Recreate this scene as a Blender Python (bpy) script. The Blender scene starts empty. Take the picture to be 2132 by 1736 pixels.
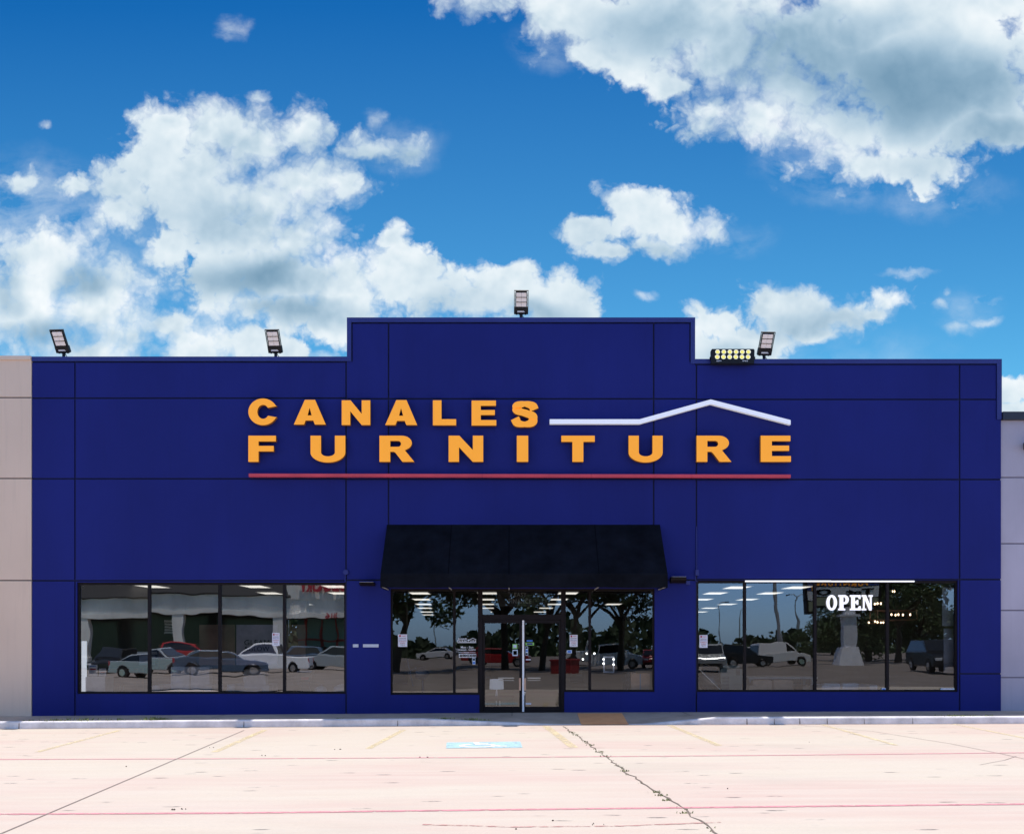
import bpy, bmesh, math, random
from mathutils import Vector, Matrix
random.seed(7)
PI = math.pi
SC = bpy.context.scene
COL = SC.collection

# ------------------------------------------------------------------ camera
D = 22.0            # distance from camera to the shop front (y = 0)
EYE = 1.7
F = 91.6 * D        # focal length in units of a 2132 px wide picture
cam_d = bpy.data.cameras.new('camera')
cam = bpy.data.objects.new('camera', cam_d)
COL.objects.link(cam)
cam.location = (0, -D, EYE)
cam.rotation_euler = (PI / 2, 0, 0)
cam_d.sensor_width = 36
cam_d.lens = 36 * F / 2132
cam_d.shift_y = (1341 - 868) / 2132
cam_d.clip_start = 0.1
cam_d.clip_end = 5000
SC.camera = cam


def P(px, py, y=0.0):
    """measured position on a plane at depth y"""
    k = (D + y) / F
    return Vector(((px - 1066) * k, y, EYE - (py - 1341) * k))


def X(px, y=0.0):
    return (px - 1066) * (D + y) / F


def Z(py, y=0.0):
    return EYE - (py - 1341) * (D + y) / F


def gz(x):
    """the ground rises gently to the right"""
    x = max(-40, min(40, x))
    return 0.007 * x if x < 0 else 0.0035 * x


def G(px, py):
    x = 0.0
    for _ in range(12):
        d = (EYE - gz(x)) * F / (py - 1341)
        x = (px - 1066) * d / F
    return Vector((x, d - D, gz(x)))


# ------------------------------------------------------------------ colour management
vs = SC.view_settings
vs.view_transform = 'Standard'
vs.look = 'None'
vs.gamma = 1.0
vs.exposure = 0.58
vs.use_curve_mapping = False

# ------------------------------------------------------------------ sun
SUN_EL, SUN_AZ = math.radians(79.3), math.radians(8)      # azimuth from +Y towards +X
sun_d = bpy.data.lights.new('sun', 'SUN')
sun_d.energy = 3.3
sun_d.angle = math.radians(0.53)
sun_d.color = (1.0, 0.93, 0.86)
sun = bpy.data.objects.new('sun', sun_d)
COL.objects.link(sun)
to_sun = Vector((math.cos(SUN_EL) * math.sin(SUN_AZ), math.cos(SUN_EL) * math.cos(SUN_AZ), math.sin(SUN_EL)))
sun.rotation_euler = (-to_sun).to_track_quat('-Z', 'Y').to_euler()
sun.location = to_sun * 60

# ------------------------------------------------------------------ world: sky texture and cumulus clouds
world = bpy.data.worlds.new('World')
SC.world = world
world.use_nodes = True
world.cycles.sampling_method = 'NONE'
SC.cycles.max_bounces = 6
SC.cycles.diffuse_bounces = 3
SC.cycles.glossy_bounces = 3
SC.cycles.transparent_max_bounces = 8
SC.cycles.caustics_reflective = False
SC.cycles.caustics_refractive = False


class NT:
    def __init__(s, tree):
        s.t = tree
        s.n = tree.nodes
        s.l = tree.links

    def node(s, typ, **kw):
        n = s.n.new(typ)
        for k, v in kw.items():
            setattr(n, k, v)
        return n

    def put(s, sock, v):
        if hasattr(v, 'links'):
            s.l.new(v, sock)
        else:
            sock.default_value = v

    def m(s, op, a, b=None, c=None, clamp=False):
        n = s.node('ShaderNodeMath', operation=op, use_clamp=clamp)
        s.put(n.inputs[0], a)
        if b is not None:
            s.put(n.inputs[1], b)
        if c is not None:
            s.put(n.inputs[2], c)
        return n.outputs[0]

    def v(s, op, a, b=None, c=None, scale=None):
        n = s.node('ShaderNodeVectorMath', operation=op)
        s.put(n.inputs[0], a)
        if b is not None:
            s.put(n.inputs[1], b)
        if c is not None:
            s.put(n.inputs[2], c)
        if scale is not None:
            s.put(n.inputs['Scale'], scale)
        return n.outputs['Value'] if op in ('LENGTH', 'DOT_PRODUCT') else n.outputs[0]

    def smooth(s, v, a, b, lo=0.0, hi=1.0):
        n = s.node('ShaderNodeMapRange', interpolation_type='SMOOTHSTEP')
        s.put(n.inputs[0], v)
        for i, q in enumerate((a, b, lo, hi)):
            s.put(n.inputs[i + 1], q)
        return n.outputs[0]

    def lin(s, v, a, b, lo=0.0, hi=1.0):
        n = s.node('ShaderNodeMapRange')
        s.put(n.inputs[0], v)
        for i, q in enumerate((a, b, lo, hi)):
            s.put(n.inputs[i + 1], q)
        return n.outputs[0]

    def mix(s, f, a, b, blend='MIX'):
        n = s.node('ShaderNodeMix', data_type='RGBA', blend_type=blend)
        s.put(n.inputs[0], f)
        s.put(n.inputs[6], a)
        s.put(n.inputs[7], b)
        return n.outputs[2]

    def noise(s, vec, scale, detail=4, rough=0.5, dist=0.0, color=False, lac=2.0):
        n = s.node('ShaderNodeTexNoise')
        if vec is not None:
            s.put(n.inputs['Vector'], vec)
        n.inputs['Scale'].default_value = scale
        n.inputs['Detail'].default_value = detail
        n.inputs['Roughness'].default_value = rough
        n.inputs['Distortion'].default_value = dist
        n.inputs['Lacunarity'].default_value = lac
        return n.outputs['Color'] if color else n.outputs[0]


# cloud layout: (x, y, half width, half height, strength) measured on the photograph; each is a direction in the sky
BLOBS = [
    # great cloud, upper right
    (1070, -40, 190, 85), (1180, 10, 140, 90), (1330, 40, 190, 120), (1500, 70, 230, 150), (1720, 60, 280, 150),
    (1950, 90, 320, 200), (1880, 250, 220, 140), (2060, 230, 190, 120), (1740, 250, 140, 110), (1640, 170, 130, 90),
    (1500, 228, 110, 66), (1600, 225, 70, 80), (1800, 330, 120, 55), (1905, 330, 110, 62), (2110, 290, 90, 60),
    (1270, 110, 90, 50), (1400, 170, 70, 40), (2000, -30, 400, 120),
    # large cloud on the left
    (345, 275, 80, 75), (300, 350, 85, 60), (450, 270, 110, 75), (560, 300, 120, 85), (655, 275, 60, 75), (640, 370, 130, 75),
    (770, 300, 85, 40), (850, 305, 50, 35), (720, 375, 50, 50), (430, 380, 190, 110), (500, 470, 190, 110),
    (600, 520, 150, 110), (650, 580, 160, 100), (700, 640, 150, 60), (560, 560, 220, 95), (480, 540, 150, 70),
    (620, 640, 140, 50), (760, 620, 100, 90), (350, 500, 55, 40), (250, 400, 95, 55), (160, 400, 70, 40), (250, 450, 60, 55),
    (50, 385, 60, 40),
    (820, 480, 42, 40), (850, 550, 85, 85), (900, 600, 100, 95), (770, 560, 16, 35), (960, 645, 90, 45),
    # low bank
    (1080, 570, 68, 50), (1110, 620, 100, 75), (1170, 615, 55, 60), (1200, 650, 48, 28), (1030, 600, 50, 50),
    (110, 560, 150, 70), (60, 640, 150, 130), (200, 610, 150, 95), (270, 690, 110, 95), (180, 720, 250, 70), (420, 720, 130, 45),
    (350, 660, 60, 40), (500, 715, 80, 38), (580, 725, 60, 28), (680, 738, 50, 16),
    # small clouds
    (1240, 470, 62, 30), (1270, 505, 60, 32), (1290, 425, 50, 34), (1360, 450, 105, 56), (1430, 475, 100, 50), (1510, 470, 52, 36),
    (1360, 500, 110, 34), (1545, 455, 22, 26),
    (1495, 655, 60, 55), (1480, 710, 75, 60), (1590, 710, 60, 50), (1590, 620, 50, 46), (1660, 640, 100, 52), (1740, 660, 90, 40),
    (1850, 640, 75, 44), (1800, 665, 90, 28), (1700, 690, 60, 20),
    (2005, 700, 38, 16), (2055, 685, 32, 13), (478, 65, 30, 24), (1345, 612, 32, 14), (1890, 572, 55, 10), (2055, 632, 30, 12),
    (1965, 645, 26, 14), (1980, 618, 14, 10), (785, 238, 26, 24), (2110, 810, 60, 30), (2125, 860, 50, 22), (80, 262, 16, 12),
    (540, 190, 26, 14),
]
# soft grey undersides
SHADES = [
    (1930, 170, 280, 120, .9), (1640, 110, 230, 100, .6), (1330, 60, 200, 80, .5), (1800, 60, 200, 60, .4), (2050, 290, 150, 60, .5), (1850, 330, 180, 40, .3), (1500, 275, 120, 25, .3),
    (560, 570, 200, 55, .75), (640, 640, 150, 35, .65), (470, 440, 170, 60, .4), (170, 580, 75, 34, .75), (90, 685, 110, 42, .6), (5, 600, 45, 70, .5),
    (1390, 510, 130, 22, .4), (1700, 675, 160, 28, .4), (1520, 730, 80, 40, .4), (1120, 650, 80, 28, .5), (900, 650, 80, 40, .25), (540, 300, 120, 50, .15),
    (340, 740, 60, 40, .3), (800, 320, 100, 30, .3),
]


VEILS = [(50, 440, 150, 110, .55), (300, 560, 150, 70, .45), (180, 470, 150, 60, .4), (480, 660, 170, 45, .45), (1700, 760, 300, 60, .2), (830, 300, 90, 50, .5),
         (1120, 110, 70, 50, .35), (1660, 340, 90, 50, .45), (1740, 390, 120, 40, .35), (1960, 410, 160, 40, .3), (1560, 500, 60, 30, .3), (2010, 660, 60, 50, .3)]


def ellipse_max(n, q, items, grow):
    out = None
    for (x, y, rx, ry, s) in items:
        cx, cy = (x - 1066) / F, (1341 - y) / F
        kx, ky = F / (rx * grow), F / (ry * grow)
        e = n.v('LENGTH', n.v('MULTIPLY_ADD', q, (kx, ky, 0), (-cx * kx, -cy * ky, 0)))
        e = n.smooth(e, 1.0, .1, 0, s)
        out = e if out is None else n.m('MAXIMUM', out, e)
    return out


SMALL = [b for b in BLOBS if b[2] * b[3] < 1100 and not (740 < b[0] < 790 and b[1] > 500) and b[:2] != (1545, 455)]
BLOBS = [b for b in BLOBS if b not in SMALL]
VEILS += [(b[0], b[1], b[2] * .95, b[3] * .95, .8) for b in SMALL]


def build_world():
    t = world.node_tree
    t.nodes.clear()
    n = NT(t)
    out = n.node('ShaderNodeOutputWorld')
    bg = n.node('ShaderNodeBackground')
    tc = n.node('ShaderNodeTexCoord')
    sky = n.node('ShaderNodeTexSky', sky_type='NISHITA')
    sky.sun_disc = False
    sky.sun_elevation = SUN_EL
    sky.sun_rotation = SUN_AZ
    sky.altitude = 0
    sky.air_density = 1.0
    sky.dust_density = 0.6
    sky.ozone_density = 2.0
    hs = n.node('ShaderNodeHueSaturation')
    hs.inputs['Saturation'].default_value = 1.25
    n.l.new(sky.outputs[0], hs.inputs['Color'])
    soft_sky = n.node('ShaderNodeHueSaturation')
    soft_sky.inputs['Saturation'].default_value = .88
    soft_sky.inputs['Value'].default_value = 1.40
    n.l.new(sky.outputs[0], soft_sky.inputs['Color'])
    d = tc.outputs['Generated']
    sep = n.node('ShaderNodeSeparateXYZ')
    n.l.new(d, sep.inputs[0])
    behind = n.mix(1.0, soft_sky.outputs[0], n.mix(n.smooth(sep.outputs[2], .08, .32), (.72, 1.12, 1.95, 1), (.92, .98, 1.08, 1)), 'MULTIPLY')
    front = n.smooth(sep.outputs[1], .3, .6)
    ys = n.m('MAXIMUM', sep.outputs[1], .1)
    cmb = n.node('ShaderNodeCombineXYZ')
    n.l.new(n.m('DIVIDE', sep.outputs[0], ys), cmb.inputs[0])
    n.l.new(n.m('DIVIDE', sep.outputs[2], ys), cmb.inputs[1])
    p = cmb.outputs[0]
    el = n.node('ShaderNodeSeparateXYZ')
    n.l.new(p, el.inputs[0])
    tint = n.mix(n.lin(el.outputs[1], .20, .66), (.62, 1.20, 1.14, 1), (.065, .50, .76, 1))
    base = n.mix(1.0, hs.outputs[0], tint, 'MULTIPLY')
    base = n.mix(front, behind, base)
    # coverage from the layout, its outline broken up by turbulence
    w0 = n.v('MULTIPLY', n.v('SUBTRACT', n.noise(p, 7, 3, .55, color=True), (.5, .5, .5)), (.09, .06, 0))
    w1 = n.v('MULTIPLY', n.v('SUBTRACT', n.noise(p, 30, 5, .62, color=True), (.5, .5, .5)), (.030, .026, 0))
    q = n.v('MULTIPLY', n.v('ADD', n.v('ADD', p, w0), w1), (1, 1, 0))
    dist = None
    for (x, y, rx, ry) in BLOBS:
        faint = .42 if rx * ry < 1100 else (.22 if y < 480 and (740 < x < 900 or x < 200) else 0)
        cx, cy = (x - 1066) / F, (1341 - y) / F
        kx, ky = F / (rx * 1.17), F / (ry * 1.17)
        e = n.v('LENGTH', n.v('MULTIPLY_ADD', q, (kx, ky, 0), (-cx * kx, -cy * ky, 0)))
        if faint:
            e = n.m('ADD', e, faint)
        dist = e if dist is None else n.m('SMOOTH_MIN', dist, e, .3)
    coarse = n.m('SUBTRACT', 1.0, dist)

    def height(pp, warp, sc=17, det=3):
        v = n.node('ShaderNodeTexVoronoi', feature='F1')
        v.normalize = True
        n.put(v.inputs['Vector'], n.v('ADD', pp, n.v('SCALE', warp, scale=.9)))
        v.inputs['Scale'].default_value = sc
        v.inputs['Detail'].default_value = det
        v.inputs['Roughness'].default_value = .62
        v.inputs['Lacunarity'].default_value = 2.3
        return n.m('SUBTRACT', .30, v.outputs['Distance'])
    h1 = height(p, w1)
    r1 = height(p, n.v('SCALE', w0, scale=.5), 9, 3)
    r2 = height(n.v('ADD', p, (-.005, .011, 0)), n.v('SCALE', w0, scale=.5), 9, 3)
    fb = n.noise(n.v('ADD', p, w1), 34, 7, .62)
    dens = n.m('ADD', n.m('ADD', coarse, n.m('MULTIPLY', h1, 2.5)), n.m('MULTIPLY', n.m('SUBTRACT', fb, .5), .85))
    softness = n.lin(n.noise(p, 5.5, 3, .5), .36, .64, .30, .95)
    alpha = n.node('ShaderNodeMapRange', interpolation_type='SMOOTHSTEP')
    n.put(alpha.inputs[0], dens)
    alpha.inputs[1].default_value = 0.0
    n.put(alpha.inputs[2], softness)
    alpha.inputs[3].default_value = 0
    alpha.inputs[4].default_value = .985
    veil = n.m('MULTIPLY', ellipse_max(n, q, VEILS, 1.4), n.lin(n.noise(n.v('MULTIPLY', n.v('ADD', p, w0), (1, 1.7, 1)), 14, 7, .62), .38, .68))
    al = n.m('SUBTRACT', 1.0, n.m('MULTIPLY', n.m('SUBTRACT', 1.0, alpha.outputs[0]), n.m('SUBTRACT', 1.0, veil)))
    al = n.m('MULTIPLY', al, front)
    # light and shade: domes lit from above, broad grey undersides, soft interior
    relief = n.lin(n.m('SUBTRACT', r1, r2), -.09, .09, -1.0, 1.0)
    sh = ellipse_max(n, n.v('MULTIPLY', n.v('ADD', p, n.v('SCALE', w0, scale=1.2)), (1, 1, 0)), SHADES, 1.35)
    soft = n.m('SUBTRACT', n.noise(n.v('ADD', p, w0), 9, 4, .5), .5)
    inner = n.smooth(dens, .25, 1.5)
    br = n.m('ADD', .79, n.m('MULTIPLY', relief, n.m('SUBTRACT', n.lin(n.noise(p, 6, 2, .5), .35, .65, .03, .17), n.m('MULTIPLY', sh, .05))))
    br = n.m('ADD', br, n.m('MULTIPLY', soft, .9))
    br = n.m('SUBTRACT', br, n.m('MULTIPLY', sh, .82))
    br = n.m('SUBTRACT', br, n.m('MULTIPLY', inner, .10), clamp=True)
    ramp = n.node('ShaderNodeValToRGB')
    e = ramp.color_ramp.elements
    e[0].position = 0.0
    e[0].color = (.18, .32, .45, 1)
    e[1].position = 1.0
    e[1].color = (.93, .965, .98, 1)
    for pos, c in ((.25, (.29, .44, .57)), (.5, (.47, .61, .72)), (.75, (.70, .80, .86))):
        k = e.new(pos)
        k.color = (*c, 1)
    n.l.new(br, ramp.inputs[0])
    STR = 0.09
    cl = n.v('SCALE', ramp.outputs[0], scale=1.0 / STR / 2 ** .5)
    col = n.mix(al, base, cl)
    n.l.new(col, bg.inputs['Color'])
    bg.inputs['Strength'].default_value = STR
    bg2 = n.node('ShaderNodeBackground')
    n.l.new(behind, bg2.inputs['Color'])
    bg2.inputs['Strength'].default_value = STR
    mx = n.node('ShaderNodeMixShader')
    n.l.new(n.m('GREATER_THAN', sep.outputs[1], .3), mx.inputs[0])
    n.l.new(bg2.outputs[0], mx.inputs[1])
    n.l.new(bg.outputs[0], mx.inputs[2])
    n.l.new(mx.outputs[0], out.inputs[0])


build_world()


# ------------------------------------------------------------------ materials
def mat(name, col=(.5, .5, .5), rough=.6, metal=0.0, emit=None, estr=1.0, spec=0.5, build=None):
    m = bpy.data.materials.new(name)
    m.use_nodes = True
    b = m.node_tree.nodes['Principled BSDF']
    b.inputs['Base Color'].default_value = (*col, 1)
    b.inputs['Roughness'].default_value = rough
    b.inputs['Metallic'].default_value = metal
    b.inputs['Specular IOR Level'].default_value = spec
    if emit:
        b.inputs['Emission Color'].default_value = (*emit, 1)
        b.inputs['Emission Strength'].default_value = estr
    if build:
        build(NT(m.node_tree), b)
    return m


def vary(col, amt=.12, scale=3.0, bump=.0, bscale=60, stretch=(1, 1, 1), rvar=0):
    """gentle mottling of colour, plus fine surface bump"""
    def f(n, b):
        tc = n.node('ShaderNodeTexCoord').outputs['Object']
        vv = n.v('MULTIPLY', tc, stretch)
        s = n.noise(vv, scale, 6, .6)
        lo = tuple(c * (1 - amt) for c in col) + (1,)
        hi = tuple(min(1, c * (1 + amt)) for c in col) + (1,)
        n.l.new(n.mix(n.lin(s, .3, .7), lo, hi), b.inputs['Base Color'])
        if bump:
            bp = n.node('ShaderNodeBump')
            bp.inputs['Strength'].default_value = bump
            bp.inputs['Distance'].default_value = .01
            n.l.new(n.noise(tc, bscale, 4, .6), bp.inputs['Height'])
            n.l.new(bp.outputs[0], b.inputs['Normal'])
    return f


def mv(name, col, rough=.7, amt=.12, scale=3.0, bump=.0, bscale=60, stretch=(1, 1, 1), metal=0, spec=.5):
    return mat(name, col, rough, metal, spec=spec, build=vary(col, amt, scale, bump, bscale, stretch))


def wall_mat(name, col, dirt=.25, rough=.75):
    def f(n, b):
        tc = n.node('ShaderNodeTexCoord').outputs['Object']
        s = n.noise(n.v('MULTIPLY', tc, (1, 1, .6)), .55, 5, .55)
        drip = n.noise(n.v('MULTIPLY', tc, (7, 1, .35)), 1.3, 5, .6)
        fine = n.noise(tc, 14, 5, .7)
        c1 = tuple(c * (1 - dirt * .6) for c in col) + (1,)
        c2 = tuple(min(1, c * (1 + dirt * .4)) for c in col) + (1,)
        c = n.mix(n.lin(s, .3, .7), c1, c2)
        c = n.mix(n.lin(drip, .52, .8, 0, .22), c, tuple(q * .6 for q in col) + (1,))
        c = n.mix(n.lin(fine, .62, .8, 0, .25), c, tuple(min(1, q * 1.35 + .01) for q in col) + (1,))
        n.l.new(c, b.inputs['Base Color'])
        bp = n.node('ShaderNodeBump')
        bp.inputs['Strength'].default_value = .35
        bp.inputs['Distance'].default_value = .006
        n.l.new(n.noise(tc, 45, 5, .65), bp.inputs['Height'])
        n.l.new(bp.outputs[0], b.inputs['Normal'])
    return mat(name, col, rough, build=f, spec=.15)


def glass_mat(name, refl=.10, tint=.62, warp=.05, wscale=1.3):
    m = bpy.data.materials.new(name)
    m.use_nodes = True
    n = NT(m.node_tree)
    m.node_tree.nodes.clear()
    out = n.node('ShaderNodeOutputMaterial')
    tr = n.node('ShaderNodeBsdfTransparent')
    tr.inputs[0].default_value = (tint * .97, tint, tint, 1)
    gl = n.node('ShaderNodeBsdfGlossy')
    gl.inputs['Color'].default_value = (1, 1, 1, 1)
    gl.inputs['Roughness'].default_value = 0.0
    lw = n.node('ShaderNodeFresnel')
    lw.inputs[0].default_value = 1.5
    fac = n.m('MULTIPLY', lw.outputs[0], refl / .04, clamp=True)
    tc = n.node('ShaderNodeTexCoord').outputs['Object']
    bp = n.node('ShaderNodeBump')
    bp.inputs['Strength'].default_value = warp * .8
    bp.inputs['Distance'].default_value = .02
    n.l.new(n.noise(n.v('MULTIPLY', tc, (1, 1, .8)), wscale, 2, .4), bp.inputs['Height'])
    n.l.new(bp.outputs[0], gl.inputs['Normal'])
    mx = n.node('ShaderNodeMixShader')
    n.l.new(fac, mx.inputs[0])
    n.l.new(tr.outputs[0], mx.inputs[1])
    n.l.new(gl.outputs[0], mx.inputs[2])
    n.l.new(mx.outputs[0], out.inputs[0])
    return m


def concrete_mat():
    def f(n, b):
        tc = n.node('ShaderNodeTexCoord').outputs['Object']
        big = n.noise(n.v('MULTIPLY', tc, (.35, 1, 1)), .35, 4, .55)
        st = n.noise(n.v('MULTIPLY', tc, (.25, 2.6, 1)), 1.6, 7, .62)
        st2 = n.noise(n.v('MULTIPLY', tc, (.5, 6.0, 1)), 4.0, 6, .7)
        fine = n.noise(tc, 28, 4, .75)
        cream = (.565, .50, .405, 1)
        pink = (.555, .425, .36, 1)
        pale = (.585, .53, .448, 1)
        c = n.mix(n.lin(big, .42, .60), cream, pink)
        c = n.mix(n.lin(st, .40, .66, 0, .60), c, pale)
        c = n.mix(n.lin(st2, .56, .74, 0, .28), c, (.47, .36, .33, 1))
        c = n.mix(n.lin(fine, .3, .75, .28, 0), c, (.42, .36, .33, 1))
        stain = n.noise(n.v('MULTIPLY', tc, (.30, .55, 1)), .8, 6, .62)
        c = n.mix(n.lin(stain, .54, .72, 0, .45), c, (.44, .405, .34, 1))
        grit = n.noise(n.v('MULTIPLY', tc, (1, 1.6, 1)), 75, 2, .8)
        c = n.mix(n.lin(grit, .60, .74, 0, .5), c, (.30, .26, .24, 1))
        # sparse dark flecks and scuffs
        sp = n.node('ShaderNodeTexVoronoi', feature='F1')
        n.put(sp.inputs['Vector'], n.v('MULTIPLY', tc, (.55, 1.9, 1)))
        sp.inputs['Scale'].default_value = 2.2
        sp.inputs['Randomness'].default_value = 1
        gate = n.noise(tc, .9, 2, .5)
        m1 = n.m('MULTIPLY', n.lin(sp.outputs['Distance'], .10, .15, 1, 0), n.lin(gate, .44, .50))
        m1 = n.m('MULTIPLY', m1, n.lin(n.noise(n.v('MULTIPLY', tc, (6, 30, 1)), 1, 3, .6), .42, .5))
        c = n.mix(n.m('MULTIPLY', m1, .75), c, (.07, .065, .07, 1))
        wear = n.noise(n.v('MULTIPLY', tc, (1, 14, 1)), 1.1, 4, .6)
        c = n.mix(n.lin(wear, .66, .75, 0, .35), c, (.30, .25, .23, 1))
        n.l.new(c, b.inputs['Base Color'])
        bp = n.node('ShaderNodeBump')
        bp.inputs['Strength'].default_value = .4
        bp.inputs['Distance'].default_value = .005
        n.l.new(fine, bp.inputs['Height'])
        n.l.new(bp.outputs[0], b.inputs['Normal'])
    return mat('parking_concrete', (.6, .53, .5), .85, build=f, spec=.2)


def paint_mat(name, col, hole=.5, rough=.8):
    """road paint, worn through in patches"""
    def f(n, b):
        tc = n.node('ShaderNodeTexCoord').outputs['Object']
        a = n.noise(n.v('MULTIPLY', tc, (1, 2.5, 1)), 9, 6, .75)
        c = n.mix(n.lin(n.noise(tc, 3, 4, .6), .3, .7), tuple(q * .9 for q in col) + (1,), tuple(min(1, q * 1.08) for q in col) + (1,))
        n.l.new(c, b.inputs['Base Color'])
        n.l.new(n.smooth(a, hole + .06, hole - .06), b.inputs['Alpha'])
    return mat(name, col, rough, build=f, spec=.2)


M = {}
M['blue'] = wall_mat('navy_paint', (.0145, .0215, .170), .22)
M['blue2'] = mv('navy_metal', (.0155, .023, .175), .5, .1, 2)
M['groove'] = mat('joint_sealant', (.006, .008, .045), .8)
M['tan'] = wall_mat('tan_paint', (.80, .60, .455), .12)
M['tan_d'] = mat('tan_joint', (.20, .16, .14), .8)
M['lav'] = wall_mat('grey_lilac_paint', (.47, .435, .51))
M['lav_d'] = mat('lilac_joint', (.22, .20, .25), .8)
M['dark'] = mv('dark_metal_cap', (.018, .022, .035), .5)
M['bronze'] = mv('dark_bronze_aluminium', (.012, .0085, .0095), .55, .2, 5, spec=.15)
M['black'] = mat('black_plastic', (.010, .010, .012), .5, spec=.25)
M['seam_black'] = mat('seam_thread', (.003, .003, .004), 1, spec=0.0)
M['roof'] = mat('roof_membrane', (.5, .5, .48), .9)
M['conc'] = concrete_mat()
M['asphalt'] = mv('worn_asphalt', (.215, .18, .155), .9, .25, .5, .3, 40)
M['walk'] = mv('sidewalk_concrete', (.46, .36, .28), .85, .22, 1.6, .3, 50)
M['kerb'] = mv('kerb_concrete', (.72, .68, .67), .85, .25, 2.5, .4, 40, (1, 1, 1))
M['orange'] = mv('orange_ramp_paint', (1.0, .42, .17), .8, .12, 4, .3, 60)
M['crack'] = mat('crack_dirt', (.17, .135, .11), .95)
M['joint'] = mat('joint_dirt', (.24, .19, .17), .95)
M['yellow'] = paint_mat('faded_yellow_paint', (.74, .62, .38), .50)
M['red'] = paint_mat('faded_red_paint', (.62, .27, .30), .56)
M['red2'] = paint_mat('worn_red_paint', (.50, .26, .24), .50)
M['sky_paint'] = paint_mat('pale_blue_paint', (.40, .60, .66), .57)
M['white_paint'] = paint_mat('worn_white_paint', (.86, .84, .80), .60)
M['awning'] = mv('black_canvas', (.0068, .0080, .0120), .9, .45, 2.2, .35, 240, spec=.05)
M['sign_y'] = mat('yellow_sign_face', (.95, .35, .02), .5, emit=(1, .40, .02), estr=.28)  # glow added to lift the letter faces above the shaded wall's light
M['sign_side'] = mat('sign_return', (.35, .12, .01), .6)
M['sign_w'] = mat('white_sign_face', (.84, .86, .94), .45, emit=(1, 1, 1), estr=.16)  # glow added here too, to whiten the roof line
M['sign_r'] = mv('red_sign_face', (.66, .06, .085), .45, .15, 1.5)
M['glass'] = glass_mat('window_glass', .15, .90, .09, 1.2)
M['glass_l'] = glass_mat('reflective_window_glass', .32, .95, .13, 1.1)
M['glass_c'] = glass_mat('shaded_window_glass', .13, .85, .08, 1.2)
M['glass_door'] = glass_mat('door_glass', .12, .7, .05, 1.0)
M['glass_car'] = mat('car_glass', (.01, .012, .015), .05, spec=.6)
M['white'] = mat('white_plastic', (.78, .78, .80), .5)
M['grey_plate'] = mat('pale_grey_metal', (.55, .57, .66), .5)
M['paper'] = mat('white_paper', (.78, .76, .82), .8)
M['ink_r'] = mat('red_ink', (.45, .03, .05), .8)
M['ink_b'] = mat('dark_blue_ink', (.05, .05, .20), .8)
M['ink_k'] = mat('black_ink', (.004, .004, .005), .9, spec=0.0)
M['chrome'] = mat('brushed_steel', (.62, .60, .58), .3, 1.0)
M['strip'] = mat('sky_white_astragal', (.95, .95, .95), .4, emit=(1, 1, 1), estr=.0)  # plain white stands in for sky reflected by the metal strip
M['led_tube'] = mat('led_tube', (.9, .9, .9), .4, emit=(.97, .96, 1), estr=.55)
M['open'] = mat('lit_sign_letters', (.9, .9, .9), .4, emit=(1, .97, 1), estr=.42)
M['panel'] = mat('ceiling_light_panel', (.9, .9, .9), .4, emit=(1, .93, .84), estr=.85)
M['bulb'] = mat('warm_bulb', (1, .8, .6), .3, emit=(1, .70, .46), estr=3)
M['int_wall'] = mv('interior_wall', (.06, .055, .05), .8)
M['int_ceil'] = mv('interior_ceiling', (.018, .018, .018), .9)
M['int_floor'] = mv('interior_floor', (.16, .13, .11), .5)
M['lens'] = mv('led_lens', (.95, .85, .80), .4, .08, 60)
M['cob'] = mat('yellow_led', (.95, .80, .14), .4, emit=(1, .85, .18), estr=.35)  # glow added so the yellow discs look brighter
M['cobrim'] = mat('led_reflector', (.95, .93, .75), .3, emit=(1, 1, .8), estr=.25)  # rim given a glow along with the discs
M['leaf'] = mv('tree_leaf', (.06, .10, .03), .6, .45, 1.2)
M['bark'] = mv('tree_bark', (.07, .05, .035), .9, .3, 6)
M['weed'] = mv('weed_green', (.22, .25, .09), .7, .5, 12)
M['stone'] = wall_mat('pale_stone', (.78, .75, .71), .4)
M['slate'] = mv('dark_slate_roof', (.010, .010, .012), .8)
M['green_glass'] = mat('green_glass', (.10, .24, .22), .2)
M['shade_glass'] = mat('dark_shop_glass', (.025, .028, .032), .15)
M['redframe'] = mat('red_frame', (.35, .03, .03), .5)
M['grass'] = mv('grass_field', (.09, .12, .04), .95, .4, .3)
M['far_leaf'] = mv('far_trees', (.035, .055, .025), .9, .4, .4)
M['steel'] = mv('galvanised_steel', (.40, .40, .42), .5)
M['shade_white'] = mat('lamp_shade_fabric', (.62, .63, .72), .8, emit=(.8, .84, 1), estr=.2)
M['cardboard'] = mv('cardboard', (.62, .38, .25), .85, .15, 4)
M['cushion'] = mv('pale_grey_fabric', (.74, .74, .80), .9, .2, 3)
M['glowing_board'] = mat('glowing_board', (.85, .87, .95), .6, emit=(.8, .86, 1), estr=.45)  # glow added to brighten a plain board behind the glass
M['wood'] = mv('warm_wood', (.22, .10, .05), .6, .3, 3, stretch=(1, 1, 6))
M['heater'] = mv('grey_green_enamel', (.15, .19, .18), .5)
M['poster1'] = mv('lilac_fabric_print', (.30, .26, .33), .8, .5, 1.2)
M['poster2'] = mv('brown_skin_print', (.22, .13, .09), .8, .4, 1.3)
M['poster3'] = mv('grey_blue_print', (.26, .28, .34), .8, .3, 1.3)


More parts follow.
